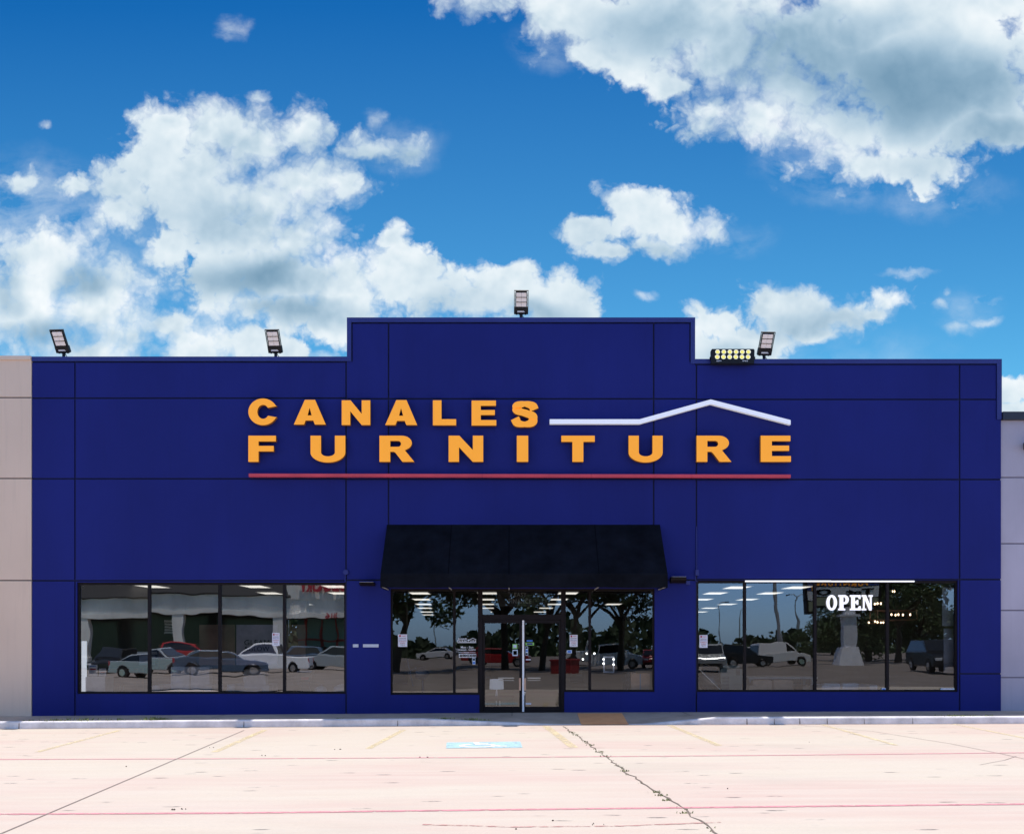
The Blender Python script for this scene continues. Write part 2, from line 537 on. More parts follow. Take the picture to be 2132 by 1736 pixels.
# ------------------------------------------------------------------ mesh helpers
class MB:
    """collects shapes with material slots and builds ONE mesh object"""
    def __init__(s, *mats):
        s.v, s.f, s.mi, s.mats, s.sm = [], [], [], list(mats), []

    def quad(s, pts, mi=0):
        i = len(s.v)
        s.v += [tuple(p) for p in pts]
        s.f.append(tuple(range(i, i + len(pts))))
        s.mi.append(mi)
        s.sm.append(False)

    def add(s, vs_, fs, mi=0, smooth=False):
        i = len(s.v)
        s.v += [tuple(p) for p in vs_]
        for f in fs:
            s.f.append(tuple(i + k for k in f))
            s.mi.append(mi)
            s.sm.append(smooth)

    def box(s, a, b, mi=0, mtx=None, bev=0.0):
        x0, y0, z0 = a
        x1, y1, z1 = b
        if x0 > x1: x0, x1 = x1, x0
        if y0 > y1: y0, y1 = y1, y0
        if z0 > z1: z0, z1 = z1, z0
        if bev > 0:
            bev = min(bev, (x1 - x0) * .45, (y1 - y0) * .45, (z1 - z0) * .45)
            bm = bmesh.new()
            bmesh.ops.create_cube(bm, size=1)
            for v in bm.verts:
                v.co = Vector(((x0 + x1) / 2 + v.co.x * (x1 - x0), (y0 + y1) / 2 + v.co.y * (y1 - y0), (z0 + z1) / 2 + v.co.z * (z1 - z0)))
            bmesh.ops.bevel(bm, geom=bm.edges[:], offset=bev, segments=2, affect='EDGES', profile=.7)
            s.from_bm(bm, mi, mtx)
            return
        vs_ = [Vector(p) for p in ((x0, y0, z0), (x1, y0, z0), (x1, y1, z0), (x0, y1, z0), (x0, y0, z1), (x1, y0, z1), (x1, y1, z1), (x0, y1, z1))]
        if mtx:
            vs_ = [mtx @ v for v in vs_]
        s.add(vs_, [(0, 3, 2, 1), (4, 5, 6, 7), (0, 1, 5, 4), (1, 2, 6, 5), (2, 3, 7, 6), (3, 0, 4, 7)], mi)

    def from_bm(s, bm, mi=0, mtx=None, smooth=False):
        bm.verts.ensure_lookup_table()
        vs_ = [(mtx @ v.co) if mtx else v.co.copy() for v in bm.verts]
        s.add(vs_, [tuple(v.index for v in f.verts) for f in bm.faces], mi, smooth)
        bm.free()

    def tube(s, pts, r, seg=10, mi=0, cap=True, smooth=True):
        pts = [Vector(p) for p in pts]
        rs = r if isinstance(r, (list, tuple)) else [r] * len(pts)
        rings = []
        for i, p in enumerate(pts):
            d = (pts[min(i + 1, len(pts) - 1)] - pts[max(i - 1, 0)]).normalized()
            up = Vector((0, 0, 1)) if abs(d.z) < .9 else Vector((1, 0, 0))
            a = d.cross(up).normalized()
            b = d.cross(a).normalized()
            rings.append([p + (a * math.cos(2 * PI * k / seg) + b * math.sin(2 * PI * k / seg)) * rs[i] for k in range(seg)])
        vs_ = [v for r_ in rings for v in r_]
        fs = []
        for i in range(len(rings) - 1):
            for k in range(seg):
                fs.append((i * seg + k, (i + 1) * seg + k, (i + 1) * seg + (k + 1) % seg, i * seg + (k + 1) % seg))
        s.add(vs_, fs, mi, smooth)
        if cap:
            s.add(rings[0], [tuple(range(seg))], mi)
            s.add(rings[-1], [tuple(reversed(range(seg)))], mi)

    def prism(s, pts, depth_vec, mi=0, mi_side=None):
        """extrude a planar polygon"""
        n = len(pts)
        a = [Vector(p) for p in pts]
        dv = Vector(depth_vec)
        b = [p + dv for p in a]
        ms = mi if mi_side is None else mi_side
        s.add(a, [tuple(range(n))], mi)
        s.add(b, [tuple(reversed(range(n)))], mi)
        for i in range(n):
            j = (i + 1) % n
            s.add([a[i], b[i], b[j], a[j]], [(0, 1, 2, 3)], ms)

    def build(s, name, parent=None, recalc=False, bevel=0):
        me = bpy.data.meshes.new(name)
        me.from_pydata(s.v, [], s.f)
        for m_ in s.mats:
            me.materials.append(M[m_] if isinstance(m_, str) else m_)
        me.polygons.foreach_set('material_index', s.mi)
        me.polygons.foreach_set('use_smooth', s.sm)
        me.update()
        if recalc:
            bm = bmesh.new()
            bm.from_mesh(me)
            bmesh.ops.remove_doubles(bm, verts=bm.verts, dist=1e-5)
            bmesh.ops.recalc_face_normals(bm, faces=bm.faces)
            bm.to_mesh(me)
            bm.free()
        o = bpy.data.objects.new(name, me)
        COL.objects.link(o)
        if parent:
            o.parent = parent
            o.matrix_parent_inverse = parent.matrix_basis.inverted()
        if bevel:
            md = o.modifiers.new('bevel', 'BEVEL')
            md.width = bevel
            md.segments = 2
            md.limit_method = 'ANGLE'
        return o


def tag(o, label=None, cat=None, group=None, kind=None):
    if label: o['label'] = label
    if cat: o['category'] = cat
    if group: o['group'] = group
    if kind: o['kind'] = kind
    return o


def empty(name, loc=(0, 0, 0), label=None, cat=None, group=None, rot=(0, 0, 0)):
    o = bpy.data.objects.new(name, None)
    COL.objects.link(o)
    o.empty_display_size = .2
    o.location = loc
    o.rotation_euler = rot
    return tag(o, label, cat, group)


def kids(o):
    return [c for c in bpy.data.objects if c.parent == o]


def copy_tree(o, parent=None):
    c = o.copy()
    COL.objects.link(c)
    if parent:
        c.parent = parent
    for ch in kids(o):
        copy_tree(ch, c)
    return c


def shape(name, loops, depth, m_face, m_side, parent=None, z_face=0.0, bevel=0.0):
    """letters: 2D loops in facade x / z, face towards the camera at y = z_face"""
    cu = bpy.data.curves.new(name, 'CURVE')
    cu.dimensions = '2D'
    cu.fill_mode = 'BOTH'
    cu.extrude = depth / 2
    for lp in loops:
        sp = cu.splines.new('POLY')
        sp.points.add(len(lp) - 1)
        for i, (x, z) in enumerate(lp):
            sp.points[i].co = (x, z, 0, 1)
        sp.use_cyclic_u = True
    tmp = bpy.data.objects.new(name + '_c', cu)
    me = bpy.data.meshes.new_from_object(tmp)
    bpy.data.objects.remove(tmp)
    return finish_flat(name, me, depth, m_face, m_side, parent, z_face)


def finish_flat(name, me, depth, m_face, m_side, parent, z_face, loc=None):
    me.name = name
    me.transform(Matrix.Rotation(PI / 2, 4, 'X'))
    me.transform(Matrix.Translation((0, z_face + depth / 2, 0)))
    if loc:
        me.transform(Matrix.Translation(loc))
    me.materials.clear()
    me.materials.append(M[m_face])
    me.materials.append(M[m_side])
    for p in me.polygons:
        p.material_index = 0 if p.normal.y < -.5 else 1
    o = bpy.data.objects.new(name, me)
    COL.objects.link(o)
    if parent:
        o.parent = parent
        o.matrix_parent_inverse = parent.matrix_basis.inverted()
    return o


def text_mesh(txt, w, h, bold=0.0, spacing=1.0, extr=.002, flip=False):
    cu = bpy.data.curves.new('text', 'FONT')
    cu.body = txt
    cu.align_x = 'CENTER'
    cu.extrude = extr / 2
    cu.offset = bold
    cu.space_character = spacing
    cu.resolution_u = 4
    tmp = bpy.data.objects.new('text_tmp', cu)
    me = bpy.data.meshes.new_from_object(tmp)
    bpy.data.objects.remove(tmp)
    xs = [v.co.x for v in me.vertices]
    ys = [v.co.y for v in me.vertices]
    x0, x1, y0, y1 = min(xs), max(xs), min(ys), max(ys)
    for v in me.vertices:
        v.co.x = ((v.co.x - x0) / (x1 - x0) - .5) * w
        v.co.y = ((v.co.y - y0) / (y1 - y0) - .5) * h
    return me


def text(name, txt, cx, y, cz, w, h, m_, parent=None, bold=0.0, spacing=1.0, extr=.003, back=False):
    me = text_mesh(txt, w, h, bold, spacing, extr)
    me.transform(Matrix.Rotation(PI / 2, 4, 'X'))
    if back:
        me.transform(Matrix.Rotation(PI, 4, 'Z'))
    me.transform(Matrix.Translation((cx, y, cz)))
    me.materials.clear()
    me.materials.append(M[m_])
    me.name = name
    o = bpy.data.objects.new(name, me)
    COL.objects.link(o)
    if parent:
        o.parent = parent
        o.matrix_parent_inverse = parent.matrix_basis.inverted()
    return o


def cells(mb, xs, zs, fn, back=.35, reveal=.2):
    """wall face from a grid: fn(x, z) -> (depth, material) or None (outside) or 'hole'"""
    xs = sorted(set(round(x, 4) for x in xs))
    zs = sorted(set(round(z, 4) for z in zs))
    nx, nz = len(xs) - 1, len(zs) - 1
    cell = {}
    for i in range(nx):
        for j in range(nz):
            cell[i, j] = fn((xs[i] + xs[i + 1]) / 2, (zs[j] + zs[j + 1]) / 2)

    def dep(c):
        if c is None: return back
        if c == 'hole': return reveal
        return c[0]
    for i in range(nx):
        for j in range(nz):
            c = cell[i, j]
            if c is not None and c != 'hole':
                y = c[0]
                mb.quad([(xs[i], y, zs[j]), (xs[i + 1], y, zs[j]), (xs[i + 1], y, zs[j + 1]), (xs[i], y, zs[j + 1])], c[1])
            for (di, dj) in ((1, 0), (0, 1), (-1, 0), (0, -1)):
                ii, jj = i + di, j + dj
                o = cell.get((ii, jj))
                if di + dj < 0 and (ii, jj) in cell:
                    continue
                a, b = dep(c), dep(o)
                if abs(a - b) < 1e-6 or (c in (None, 'hole') and o in (None, 'hole')):
                    continue
                m_ = (c if a < b else o)[1]
                if di == 1: e = [(xs[i + 1], zs[j]), (xs[i + 1], zs[j + 1])]
                elif di == -1: e = [(xs[i], zs[j]), (xs[i], zs[j + 1])]
                elif dj == 1: e = [(xs[i], zs[j + 1]), (xs[i + 1], zs[j + 1])]
                else: e = [(xs[i], zs[j]), (xs[i + 1], zs[j])]
                mb.quad([(e[0][0], a, e[0][1]), (e[1][0], a, e[1][1]), (e[1][0], b, e[1][1]), (e[0][0], b, e[0][1])], m_)


# ------------------------------------------------------------------ setting: ground, parking lot, sidewalk, kerb
KY = -1.66            # kerb face
def strip_xs():
    return [-40, -30, -20, -12, -6, -3, 0, 3, 6, 12, 20, 30, 40]


g = MB('grass')
g.quad([(-1500, -1500, -.45), (1500, -1500, -.45), (1500, 1500, -.45), (-1500, 1500, -.45)])
tag(g.build('ground'), 'open ground around the parking lot', kind='structure')

lot = MB('conc')
for x0, x1 in zip(strip_xs()[:-1], strip_xs()[1:]):
    for ya, yb in ((-14.2, -10), (-10, KY + .02)):
        lot.quad([(x0, ya, gz(x0)), (x1, ya, gz(x1)), (x1, yb, gz(x1)), (x0, yb, gz(x0))])
parking = tag(lot.build('parking_lot'), 'sunlit cream and pink concrete parking lot', kind='structure')


road = MB('asphalt')
for x0, x1 in zip(strip_xs()[:-1], strip_xs()[1:]):
    for ya, yb in ((-110, -75), (-75, -40), (-40, -20), (-20, -14.2)):
        road.quad([(x0 * 2.2, ya, gz(x0)), (x1 * 2.2, ya, gz(x1)), (x1 * (2.2 if yb < -15 else 2.2), yb, gz(x1)), (x0 * 2.2, yb, gz(x0))])
tag(road.build('road'), 'worn brownish asphalt driving lane and far parking rows', kind='structure')


def ground_strip(name, pts, w, m_, lift=.004, parent=parking):
    """flat band along a polyline on the ground; w is its width"""
    mb = MB(m_)
    pts = [Vector(p) for p in pts]
    L, R = [], []
    for i, p in enumerate(pts):
        d = (pts[min(i + 1, len(pts) - 1)] - pts[max(i - 1, 0)])
        d.z = 0
        d.normalize()
        n_ = Vector((-d.y, d.x, 0))
        ww = w[i] if isinstance(w, (list, tuple)) else w
        for S_, q in ((L, p + n_ * ww / 2), (R, p - n_ * ww / 2)):
            q.z = gz(q.x) + lift
            S_.append(q)
    for i in range(len(pts) - 1):
        mb.quad([R[i], R[i + 1], L[i + 1], L[i]])
    return mb.build(name, parent)


def subdiv(a, b, n_):
    return [a.lerp(b, i / n_) for i in range(n_ + 1)]


# faded yellow stall lines
for (a, b, w) in (((250, 1519.6), (77, 1565), .10), ((552, 1519), (447, 1565), .12), ((840, 1519), (767, 1558), .11),
                  ((1136, 1511), (1195, 1556), .15), ((1393, 1509), (1498, 1552), .12), ((1711, 1507.6), (1866, 1551), .09), ((1981, 1506), (2200, 1549), .09)):
    ground_strip('yellow_line', subdiv(G(*a), G(*b), 6), w, 'yellow')
# long red lines
ground_strip('red_line', [G(x, y) for x, y in ((-300, 1582.5), (0, 1580.5), (500, 1579), (1066, 1576), (1600, 1572), (2132, 1566.5), (2500, 1562))], .075, 'red')
ground_strip('red_line', [G(x, y) for x, y in ((-300, 1696), (0, 1694.5), (500, 1692), (1066, 1685), (1600, 1679), (2132, 1673.5), (2500, 1669))], .085, 'red')
ground_strip('red_line', [G(x, y) for x, y in ((880, 1716), (1066, 1721), (1300, 1719), (1500, 1711))], .045, 'red2')
# saw joints and the weedy crack
ground_strip('expansion_joint', subdiv(G(508, 1520), G(0, 1736), 14) + [G(-200, 1821)], [.02] * 15 + [.02], 'joint', .005)
ground_strip('expansion_joint', [G(1660, 1508.5), G(1816, 1522), G(1980, 1548), G(2090, 1570), G(2170, 1588)], .014, 'joint', .005)
ground_strip('crack', [G(2116, 1574), G(2092, 1582), G(2060, 1588), G(2040, 1592)], .010, 'joint', .005)
rr = random.Random(3)
cr = []
A, B = G(1173.5, 1511.5), G(1491, 1740)
for i in range(61):
    t = i / 60
    p = A.lerp(B, t)
    cr.append(p + Vector((rr.uniform(-.035, .035) + .10 * math.sin(t * 9) * (t) * .4, 0, 0)))
ground_strip('crack', cr, [rr.uniform(.008, .032) for _ in cr], 'crack', .005)

# accessible parking symbol
A4 = [G(930, 1545.5), G(1083, 1543.5), G(1088, 1556), G(929, 1557.5)]
mb = MB('sky_paint')
mb.quad([p + Vector((0, 0, .005)) for p in (A4[3], A4[2], A4[1], A4[0])])
blue_sq = mb.build('accessible_marking', parking)


def sq(u, v):
    """u across, v towards the shop"""
    a = A4[3].lerp(A4[2], u)
    b = A4[0].lerp(A4[1], u)
    return a.lerp(b, v)


def sq_stroke(mb, pts, w):
    q = [sq(*p) for p in pts]
    L, R = [], []
    for i, p in enumerate(q):
        d = q[min(i + 1, len(q) - 1)] - q[max(i - 1, 0)]
        d.z = 0
        d.normalize()
        n_ = Vector((-d.y, d.x, 0)) * w / 2
        L.append(p + n_ + Vector((0, 0, .009)))
        R.append(p - n_ + Vector((0, 0, .009)))
    for i in range(len(q) - 1):
        mb.quad([R[i], R[i + 1], L[i + 1], L[i]])


mb = MB('white_paint')
sq_stroke(mb, [(.42 + .22 * math.cos(a), .36 + .26 * math.sin(a)) for a in [math.radians(d) for d in range(115, 385, 15)]], .09)
sq_stroke(mb, [(.40, .80), (.42, .52), (.60, .50), (.70, .22), (.80, .22)], .10)
sq_stroke(mb, [(.41, .66), (.56, .66)], .08)
sq_stroke(mb, [(.36, .88), (.44, .88)], .10)
mb.build('wheelchair_figure', blue_sq)

# sidewalk: flush ramp in the middle, raised 0.15 elsewhere
RX0, RX1, FL, FR = 1.0, 2.75, -1.9, 4.3   # ramp bottom and the ends of the flares
def walk_h(x):
    """height of the kerb line above the road"""
    if x <= FL or x >= FR: return .15
    if RX0 <= x <= RX1: return .006
    if x < RX0: return .15 * (RX0 - x) / (RX0 - FL) + .006 * (x - FL) / (RX0 - FL)
    return .15 * (x - RX1) / (FR - RX1) + .006 * (FR - x) / (FR - RX1)


KW = .16
wx = [-40, -20, -11, -8, -5, -3.5, FL, -1, 0, RX0, 1.46, 2.46, RX1, 3.3, FR, 6, 8, 11, 20, 40]
mb = MB('walk')
for x0, x1 in zip(wx[:-1], wx[1:]):
    def wp(x, y):
        t = (y - (KY + KW)) / (.35 - (KY + KW))
        t = max(0, min(1, t * 1.6))
        return (x, y, gz(x) + walk_h(x) * (1 - t) + .15 * t)
    ys = [KY + KW, -1.1, -.7, -.35, 0.0, .35]
    for ya, yb in zip(ys[:-1], ys[1:]):
        mb.quad([wp(x0, ya), wp(x1, ya), wp(x1, yb), wp(x0, yb)])
sidewalk = tag(mb.build('sidewalk'), 'grey concrete sidewalk in the shade of the shop', kind='structure')
mb = MB('kerb')
wx2 = []
for a, b in zip(wx[:-1], wx[1:]):
    n_ = max(1, int((b - a) / .5))
    wx2 += [a + (b - a) * i / n_ for i in range(n_)]
wx2.append(wx[-1])
for x0, x1 in zip(wx2[:-1], wx2[1:]):
    def q(x, k):
        h, z = walk_h(x), gz(x)
        return [(x, KY - .012, z - .02), (x, KY, z + max(h - .03, .002)), (x, KY + .012, z + h - .008), (x, KY + .04, z + h + .002), (x, KY + KW + .004, z + h + .003)][k]
    for k in range(4):
        mb.quad([q(x0, k), q(x1, k), q(x1, k + 1), q(x0, k + 1)])
kerb = tag(mb.build('kerb'), 'pale sunlit concrete kerb dipping to a ramp', kind='structure')
# gaps between kerb stones
mb = MB('crack')
for px in (508, 828, 1555, 1612, 1665, 1722, 1799, 40, 1900):
    x = X(px, KY)
    h, z = walk_h(x), gz(x)
    w = random.uniform(.006, .014)
    mb.quad([(x - w, KY - .016, z), (x + w, KY - .016, z), (x + w * .6, KY - .004, z + h - .03), (x - w * .6, KY - .004, z + h - .03)])
    mb.quad([(x - w * .6, KY - .002, z + h - .02), (x + w * .6, KY - .002, z + h - .02), (x + w * .5, KY + KW, z + h + .007), (x - w * .5, KY + KW, z + h + .007)])
mb.build('kerb_joint', kerb)
mb = MB('crack')
for px in (470, 1066, 1420, 1780):
    x = X(px)
    mb.quad([(x - .008, -1.05, gz(x) + .154), (x + .008, -1.05, gz(x) + .154), (x + .008, -.02, gz(x) + .154), (x - .008, -.02, gz(x) + .154)])
mb.build('walk_joint', sidewalk)
# gutter band where the road meets the kerb
ground_strip('gutter', [Vector((x, KY - .05, 0)) for x in wx], .07, 'walk', .004)
# orange ramp panel
mb = MB('orange')
for (ya, yb) in zip([KY - .01, KY + KW, -1.1, -.7, -.35][:-1], [KY - .01, KY + KW, -1.1, -.7, -.35][1:]):
    def h(x, y):
        t = max(0, min(1, (y - (KY + KW)) / (.35 - (KY + KW)) * 1.6))
        return gz(x) + walk_h(x) * (1 - t) + .15 * t + .008
    mb.quad([(1.46, ya, h(1.46, ya)), (2.46, ya, h(2.46, ya)), (2.46, yb, h(2.46, yb)), (1.46, yb, h(1.46, yb))])
mb.build('ramp_panel', sidewalk)


# weeds
def tuft(mb, x, y, z, r, n_, hgt):
    for _ in range(n_):
        a = random.uniform(0, 2 * PI)
        d = random.uniform(0, r)
        bx, by = x + math.cos(a) * d, y + math.sin(a) * d * .5
        hh = hgt * random.uniform(.4, 1)
        lean = random.uniform(-.8, .8) * hh
        w = random.uniform(.006, .014)
        a2 = random.uniform(0, PI)
        dx, dy = math.cos(a2) * w, math.sin(a2) * w
        mb.quad([(bx - dx, by - dy, z), (bx + dx, by + dy, z), (bx + lean + dx * .3, by + dy, z + hh), (bx + lean - dx * .3, by - dy, z + hh)])


mb = MB('weed')
for (px, n_, r, hh) in ((60, 20, .25, .03), (115, 50, .35, .05), (175, 70, .4, .06), (245, 50, .3, .045), (318, 110, .3, .07), (340, 60, .2, .05), (450, 12, .1, .03),
                        (700, 10, .2, .02), (925, 40, .22, .05), (985, 90, .25, .06), (1010, 40, .15, .04), (1975, 50, .3, .035), (2010, 50, .3, .03), (2060, 20, .2, .03)):
    x = X(px, KY + KW)
    tuft(mb, x, KY + KW + .03, gz(x) + walk_h(x) + .002, r, n_, hh)
tag(mb.build('kerb_weeds'), 'low green weeds growing along the back of the kerb', 'weeds', kind='stuff')
mb = MB('weed')
for i, p in enumerate(cr):
    if rr.random() < .5:
        tuft(mb, p.x, p.y, p.z, .05, rr.randint(1, 4), .018)
for t in (.13, .17, .28, .33, .42, .47, .62, .78, .80, .83, .9):
    p = A.lerp(B, t)
    tuft(mb, p.x, p.y, gz(p.x), .085, 14, .026)
tag(mb.build('crack_weeds'), 'small weeds sprouting from the long crack in the concrete', 'weeds', kind='stuff')

# dry leaves and grit on the lot
mb = MB('bark')
for (px, py) in ((883, 1576), (905, 1577), (446, 1556), (273, 1596), (548, 1573), (1243, 1716), (1060, 1727), (700, 1560), (375, 1685), (1150, 1708), (1520, 1642), (1690, 1545)):
    p = G(px, py)
    for _ in range(rr.randint(1, 4)):
        a, w = rr.uniform(0, PI), rr.uniform(.008, .017)
        c = p + Vector((rr.uniform(-.08, .08), rr.uniform(-.03, .03), .006))
        d = Vector((math.cos(a) * w, math.sin(a) * w * .6, 0))
        e = Vector((-d.y * .5, d.x * .5, .012))
        mb.quad([c - d, c - e * .6, c + d, c + e])
tag(mb.build('leaf_litter'), 'scattered dry leaves and grit on the concrete', 'litter', kind='stuff')

# ------------------------------------------------------------------ the blue shop
store = empty('furniture_store', (0, 0, .15), 'navy blue single-storey furniture shop with raised middle parapet and wide dark windows', 'shop building')
XL, XR = X(67), X(2084)
ZL, ZC, ZR = Z(744), Z(663), Z(749)
CX0, CX1 = X(722.5), X(1447)
ZB = -.12
WIN = {  # frame outer rectangles
    'left': (160, 1212, 719, 1444), 'right': (1451.5, 1208, 1995, 1440),
    'mid_l': (813, 1225, 998, 1446), 'mid_r': (1175, 1225, 1363, 1440)}
DOOR = (998, 1225, 1175, 1484)
holes = [(X(a), X(c), Z(d), Z(b)) for (a, b, c, d) in WIN.values()]
holes.append((X(DOOR[0]), X(DOOR[2]), ZB, Z(DOOR[1])))
W_J = .034
vj = [(156, None), (720.5, None), (809, (0, 1092)), (1361, (0, 1092)), (1450, None), (1998, None), (2075, (0, 873))]
hj = [(829, 831.5), (996.5, 998), (1208.5, 1206)]
vlines = [X(p) for p, _ in vj]


def in_hole(x, z):
    return any(a < x < b and c < z < d for (a, b, c, d) in holes)


def blue_cell(x, z):
    top = ZC if CX0 < x < CX1 else (ZL if x < 0 else ZR)
    if x < XL or x > XR or z > top:
        return None
    if in_hole(x, z):
        return 'hole'
    if top - .122 < z < top - .092 or (ZL - .1 < z < ZC - .09 and (CX0 + .10 < x < CX0 + .128 or CX1 - .128 < x < CX1 - .10)):
        return (.03, 1)
    for (p, rng) in vj:
        if abs(x - X(p)) < W_J / 2 + 1e-4:
            if rng is None or Z(rng[1]) < z < Z(rng[0]):
                if p in (720.5, 1450) and z > ZL - .1: continue
                if p == 1998 and z < ZB: continue
                return (.03, 1)
    for (l, r) in hj:
        zz = Z(l) if x < CX0 else (Z(r) if x > CX1 else Z((l + r) / 2))
        if abs(z - zz) < W_J / 2 + 1e-4:
            if l > 1200 and X(720) < x < X(740) : return (.03, 1)
            return (.03, 1)
    if x > X(1998) and abs(z - Z(1402)) < W_J / 2 + 1e-4:
        return (.03, 1)
    return (0.0, 0)


xs = [XL, XR, CX0, CX1, CX0 + .10, CX0 + .128, CX1 - .128, CX1 - .10]
for p, _ in vj: xs += [X(p) - W_J / 2, X(p) + W_J / 2]
zs = [ZB, ZL, ZC, ZR, ZL - .122, ZL - .092, ZR - .122, ZR - .092, ZC - .122, ZC - .092, Z(1092), Z(873), ZL - .1]
for l, r in hj:
    for p in (l, r, (l + r) / 2): zs += [Z(p) - W_J / 2, Z(p) + W_J / 2]
zs += [Z(1402) - W_J / 2, Z(1402) + W_J / 2]
for (a, b, c, d) in holes:
    xs += [a, b]
    zs += [c, d]
wall = MB('blue', 'groove')
cells(wall, xs, zs, blue_cell, back=.35, reveal=.24)
wall.build('front_wall', store)

# parapet coping
mb = MB('blue2', 'roof')
cp = [(XL, CX0 + .02, ZL, X(67)), (CX1 - .02, XR, ZR, 0)]
e_ = .022
H_ = .092
mb.box((XL, -e_, ZL - H_), (CX0, .42, ZL + .012))
mb.box((CX1, -e_, ZR - H_), (XR + .01, .42, ZR + .012))
mb.box((CX0 - .0, -e_ - .004, ZC - H_), (CX1 + .0, .42, ZC + .014))
mb.box((CX0, -e_, ZL - H_ - .0), (CX0 + .10, .42, ZC - H_))
mb.box((CX1 - .10, -e_, ZR - H_ - .0), (CX1, .42, ZC - H_))
mb.box((XR - .10, -e_, Z(873)), (XR + .01, .42, ZR - H_))
mb.build('coping', store)
# body behind the front: side walls, back wall and roof
mb = MB('blue', 'roof')
yb = 36
mb.box((XL, .36, ZB), (XL + .25, yb, ZL - .9))
mb.box((XR - .25, .36, ZB), (XR, yb, ZR - .9))
mb.box((XL + .26, yb - .25, ZB), (XR - .26, yb, ZR - .9))
mb.box((CX0, .43, ZL - .9), (CX1, .9, ZC - .03))
mb.box((XL + .01, .43, ZL - 1.0), (CX0 - .01, .6, ZL - .02))
mb.box((CX1 + .01, .43, ZR - 1.0), (XR - .01, .6, ZR - .02))
mb.build('side_wall', store)
mb = MB('roof')
mb.box((XL + .26, .44, 6.9), (XR - .26, yb - .26, 7.1))
mb.build('roof', store)
# interior shell
CEIL = 3.35
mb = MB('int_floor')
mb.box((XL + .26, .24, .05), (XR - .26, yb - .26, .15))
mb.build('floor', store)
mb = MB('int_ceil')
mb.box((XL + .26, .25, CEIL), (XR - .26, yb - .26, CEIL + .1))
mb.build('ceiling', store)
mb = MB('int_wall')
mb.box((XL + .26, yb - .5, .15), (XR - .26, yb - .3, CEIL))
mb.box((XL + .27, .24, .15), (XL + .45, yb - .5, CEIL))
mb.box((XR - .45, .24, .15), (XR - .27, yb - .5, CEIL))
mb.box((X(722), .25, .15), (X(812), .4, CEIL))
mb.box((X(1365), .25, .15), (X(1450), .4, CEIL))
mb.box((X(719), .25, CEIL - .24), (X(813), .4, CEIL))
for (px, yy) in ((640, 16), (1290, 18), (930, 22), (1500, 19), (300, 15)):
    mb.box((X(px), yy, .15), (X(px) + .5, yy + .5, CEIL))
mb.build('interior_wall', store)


def window(name, key, mulls, gl='glass', depth=.12, fr=3.4):
    a, b, c, d = WIN[key]
    x0, x1, z0, z1 = X(a), X(c), Z(d), Z(b)
    w = fr / 91.6
    mb = MB('bronze')
    y0, y1 = .05, .13
    mb.box((x0, y0, z1 - w * 1.5), (x1, y1, z1))
    mb.box((x0, y0, z0), (x1, y1, z0 + w * 1.3))
    mb.box((x0, y0, z0 + w * 1.3), (x0 + w, y1, z1 - w * 1.5))
    mb.box((x1 - w, y0, z0 + w * 1.3), (x1, y1, z1 - w * 1.5))
    for m_ in mulls:
        mb.box((X(m_) - w * .78, y0 - .006, z0 + w * 1.3), (X(m_) + w * .78, y1, z1 - w * 1.5))
    win = mb.build(name, store)
    edges = [x0 + w] + [X(m_) for m_ in mulls] + [x1 - w]
    for i in range(len(edges) - 1):
        l = edges[i] + (w * .78 if i else 0)
        r = edges[i + 1] - (w * .78 if i < len(edges) - 2 else 0)
        p = MB(gl)
        # each pane sits a hair out of true, as real panes do
        t1, t2 = random.uniform(-.0035, .0035), random.uniform(-.002, .002)
        wd, ht = r - l, z1 - z0
        p.quad([(l, .095 + t1 * wd, z0 + w * 1.3), (r, .095 - t1 * wd, z0 + w * 1.3), (r, .095 - t1 * wd + t2 * ht, z1 - w * 1.5), (l, .095 + t1 * wd + t2 * ht, z1 - w * 1.5)])
        p.build('window_pane', win)
    return win


window('storefront_window', 'left', (308.5, 455.5, 590.5), 'glass_l')
window('storefront_window', 'right', (1552, 1699, 1850))
window('storefront_window', 'mid_l', (945.5,), 'glass_c')
window('storefront_window', 'mid_r', (1228.5,), 'glass_c')

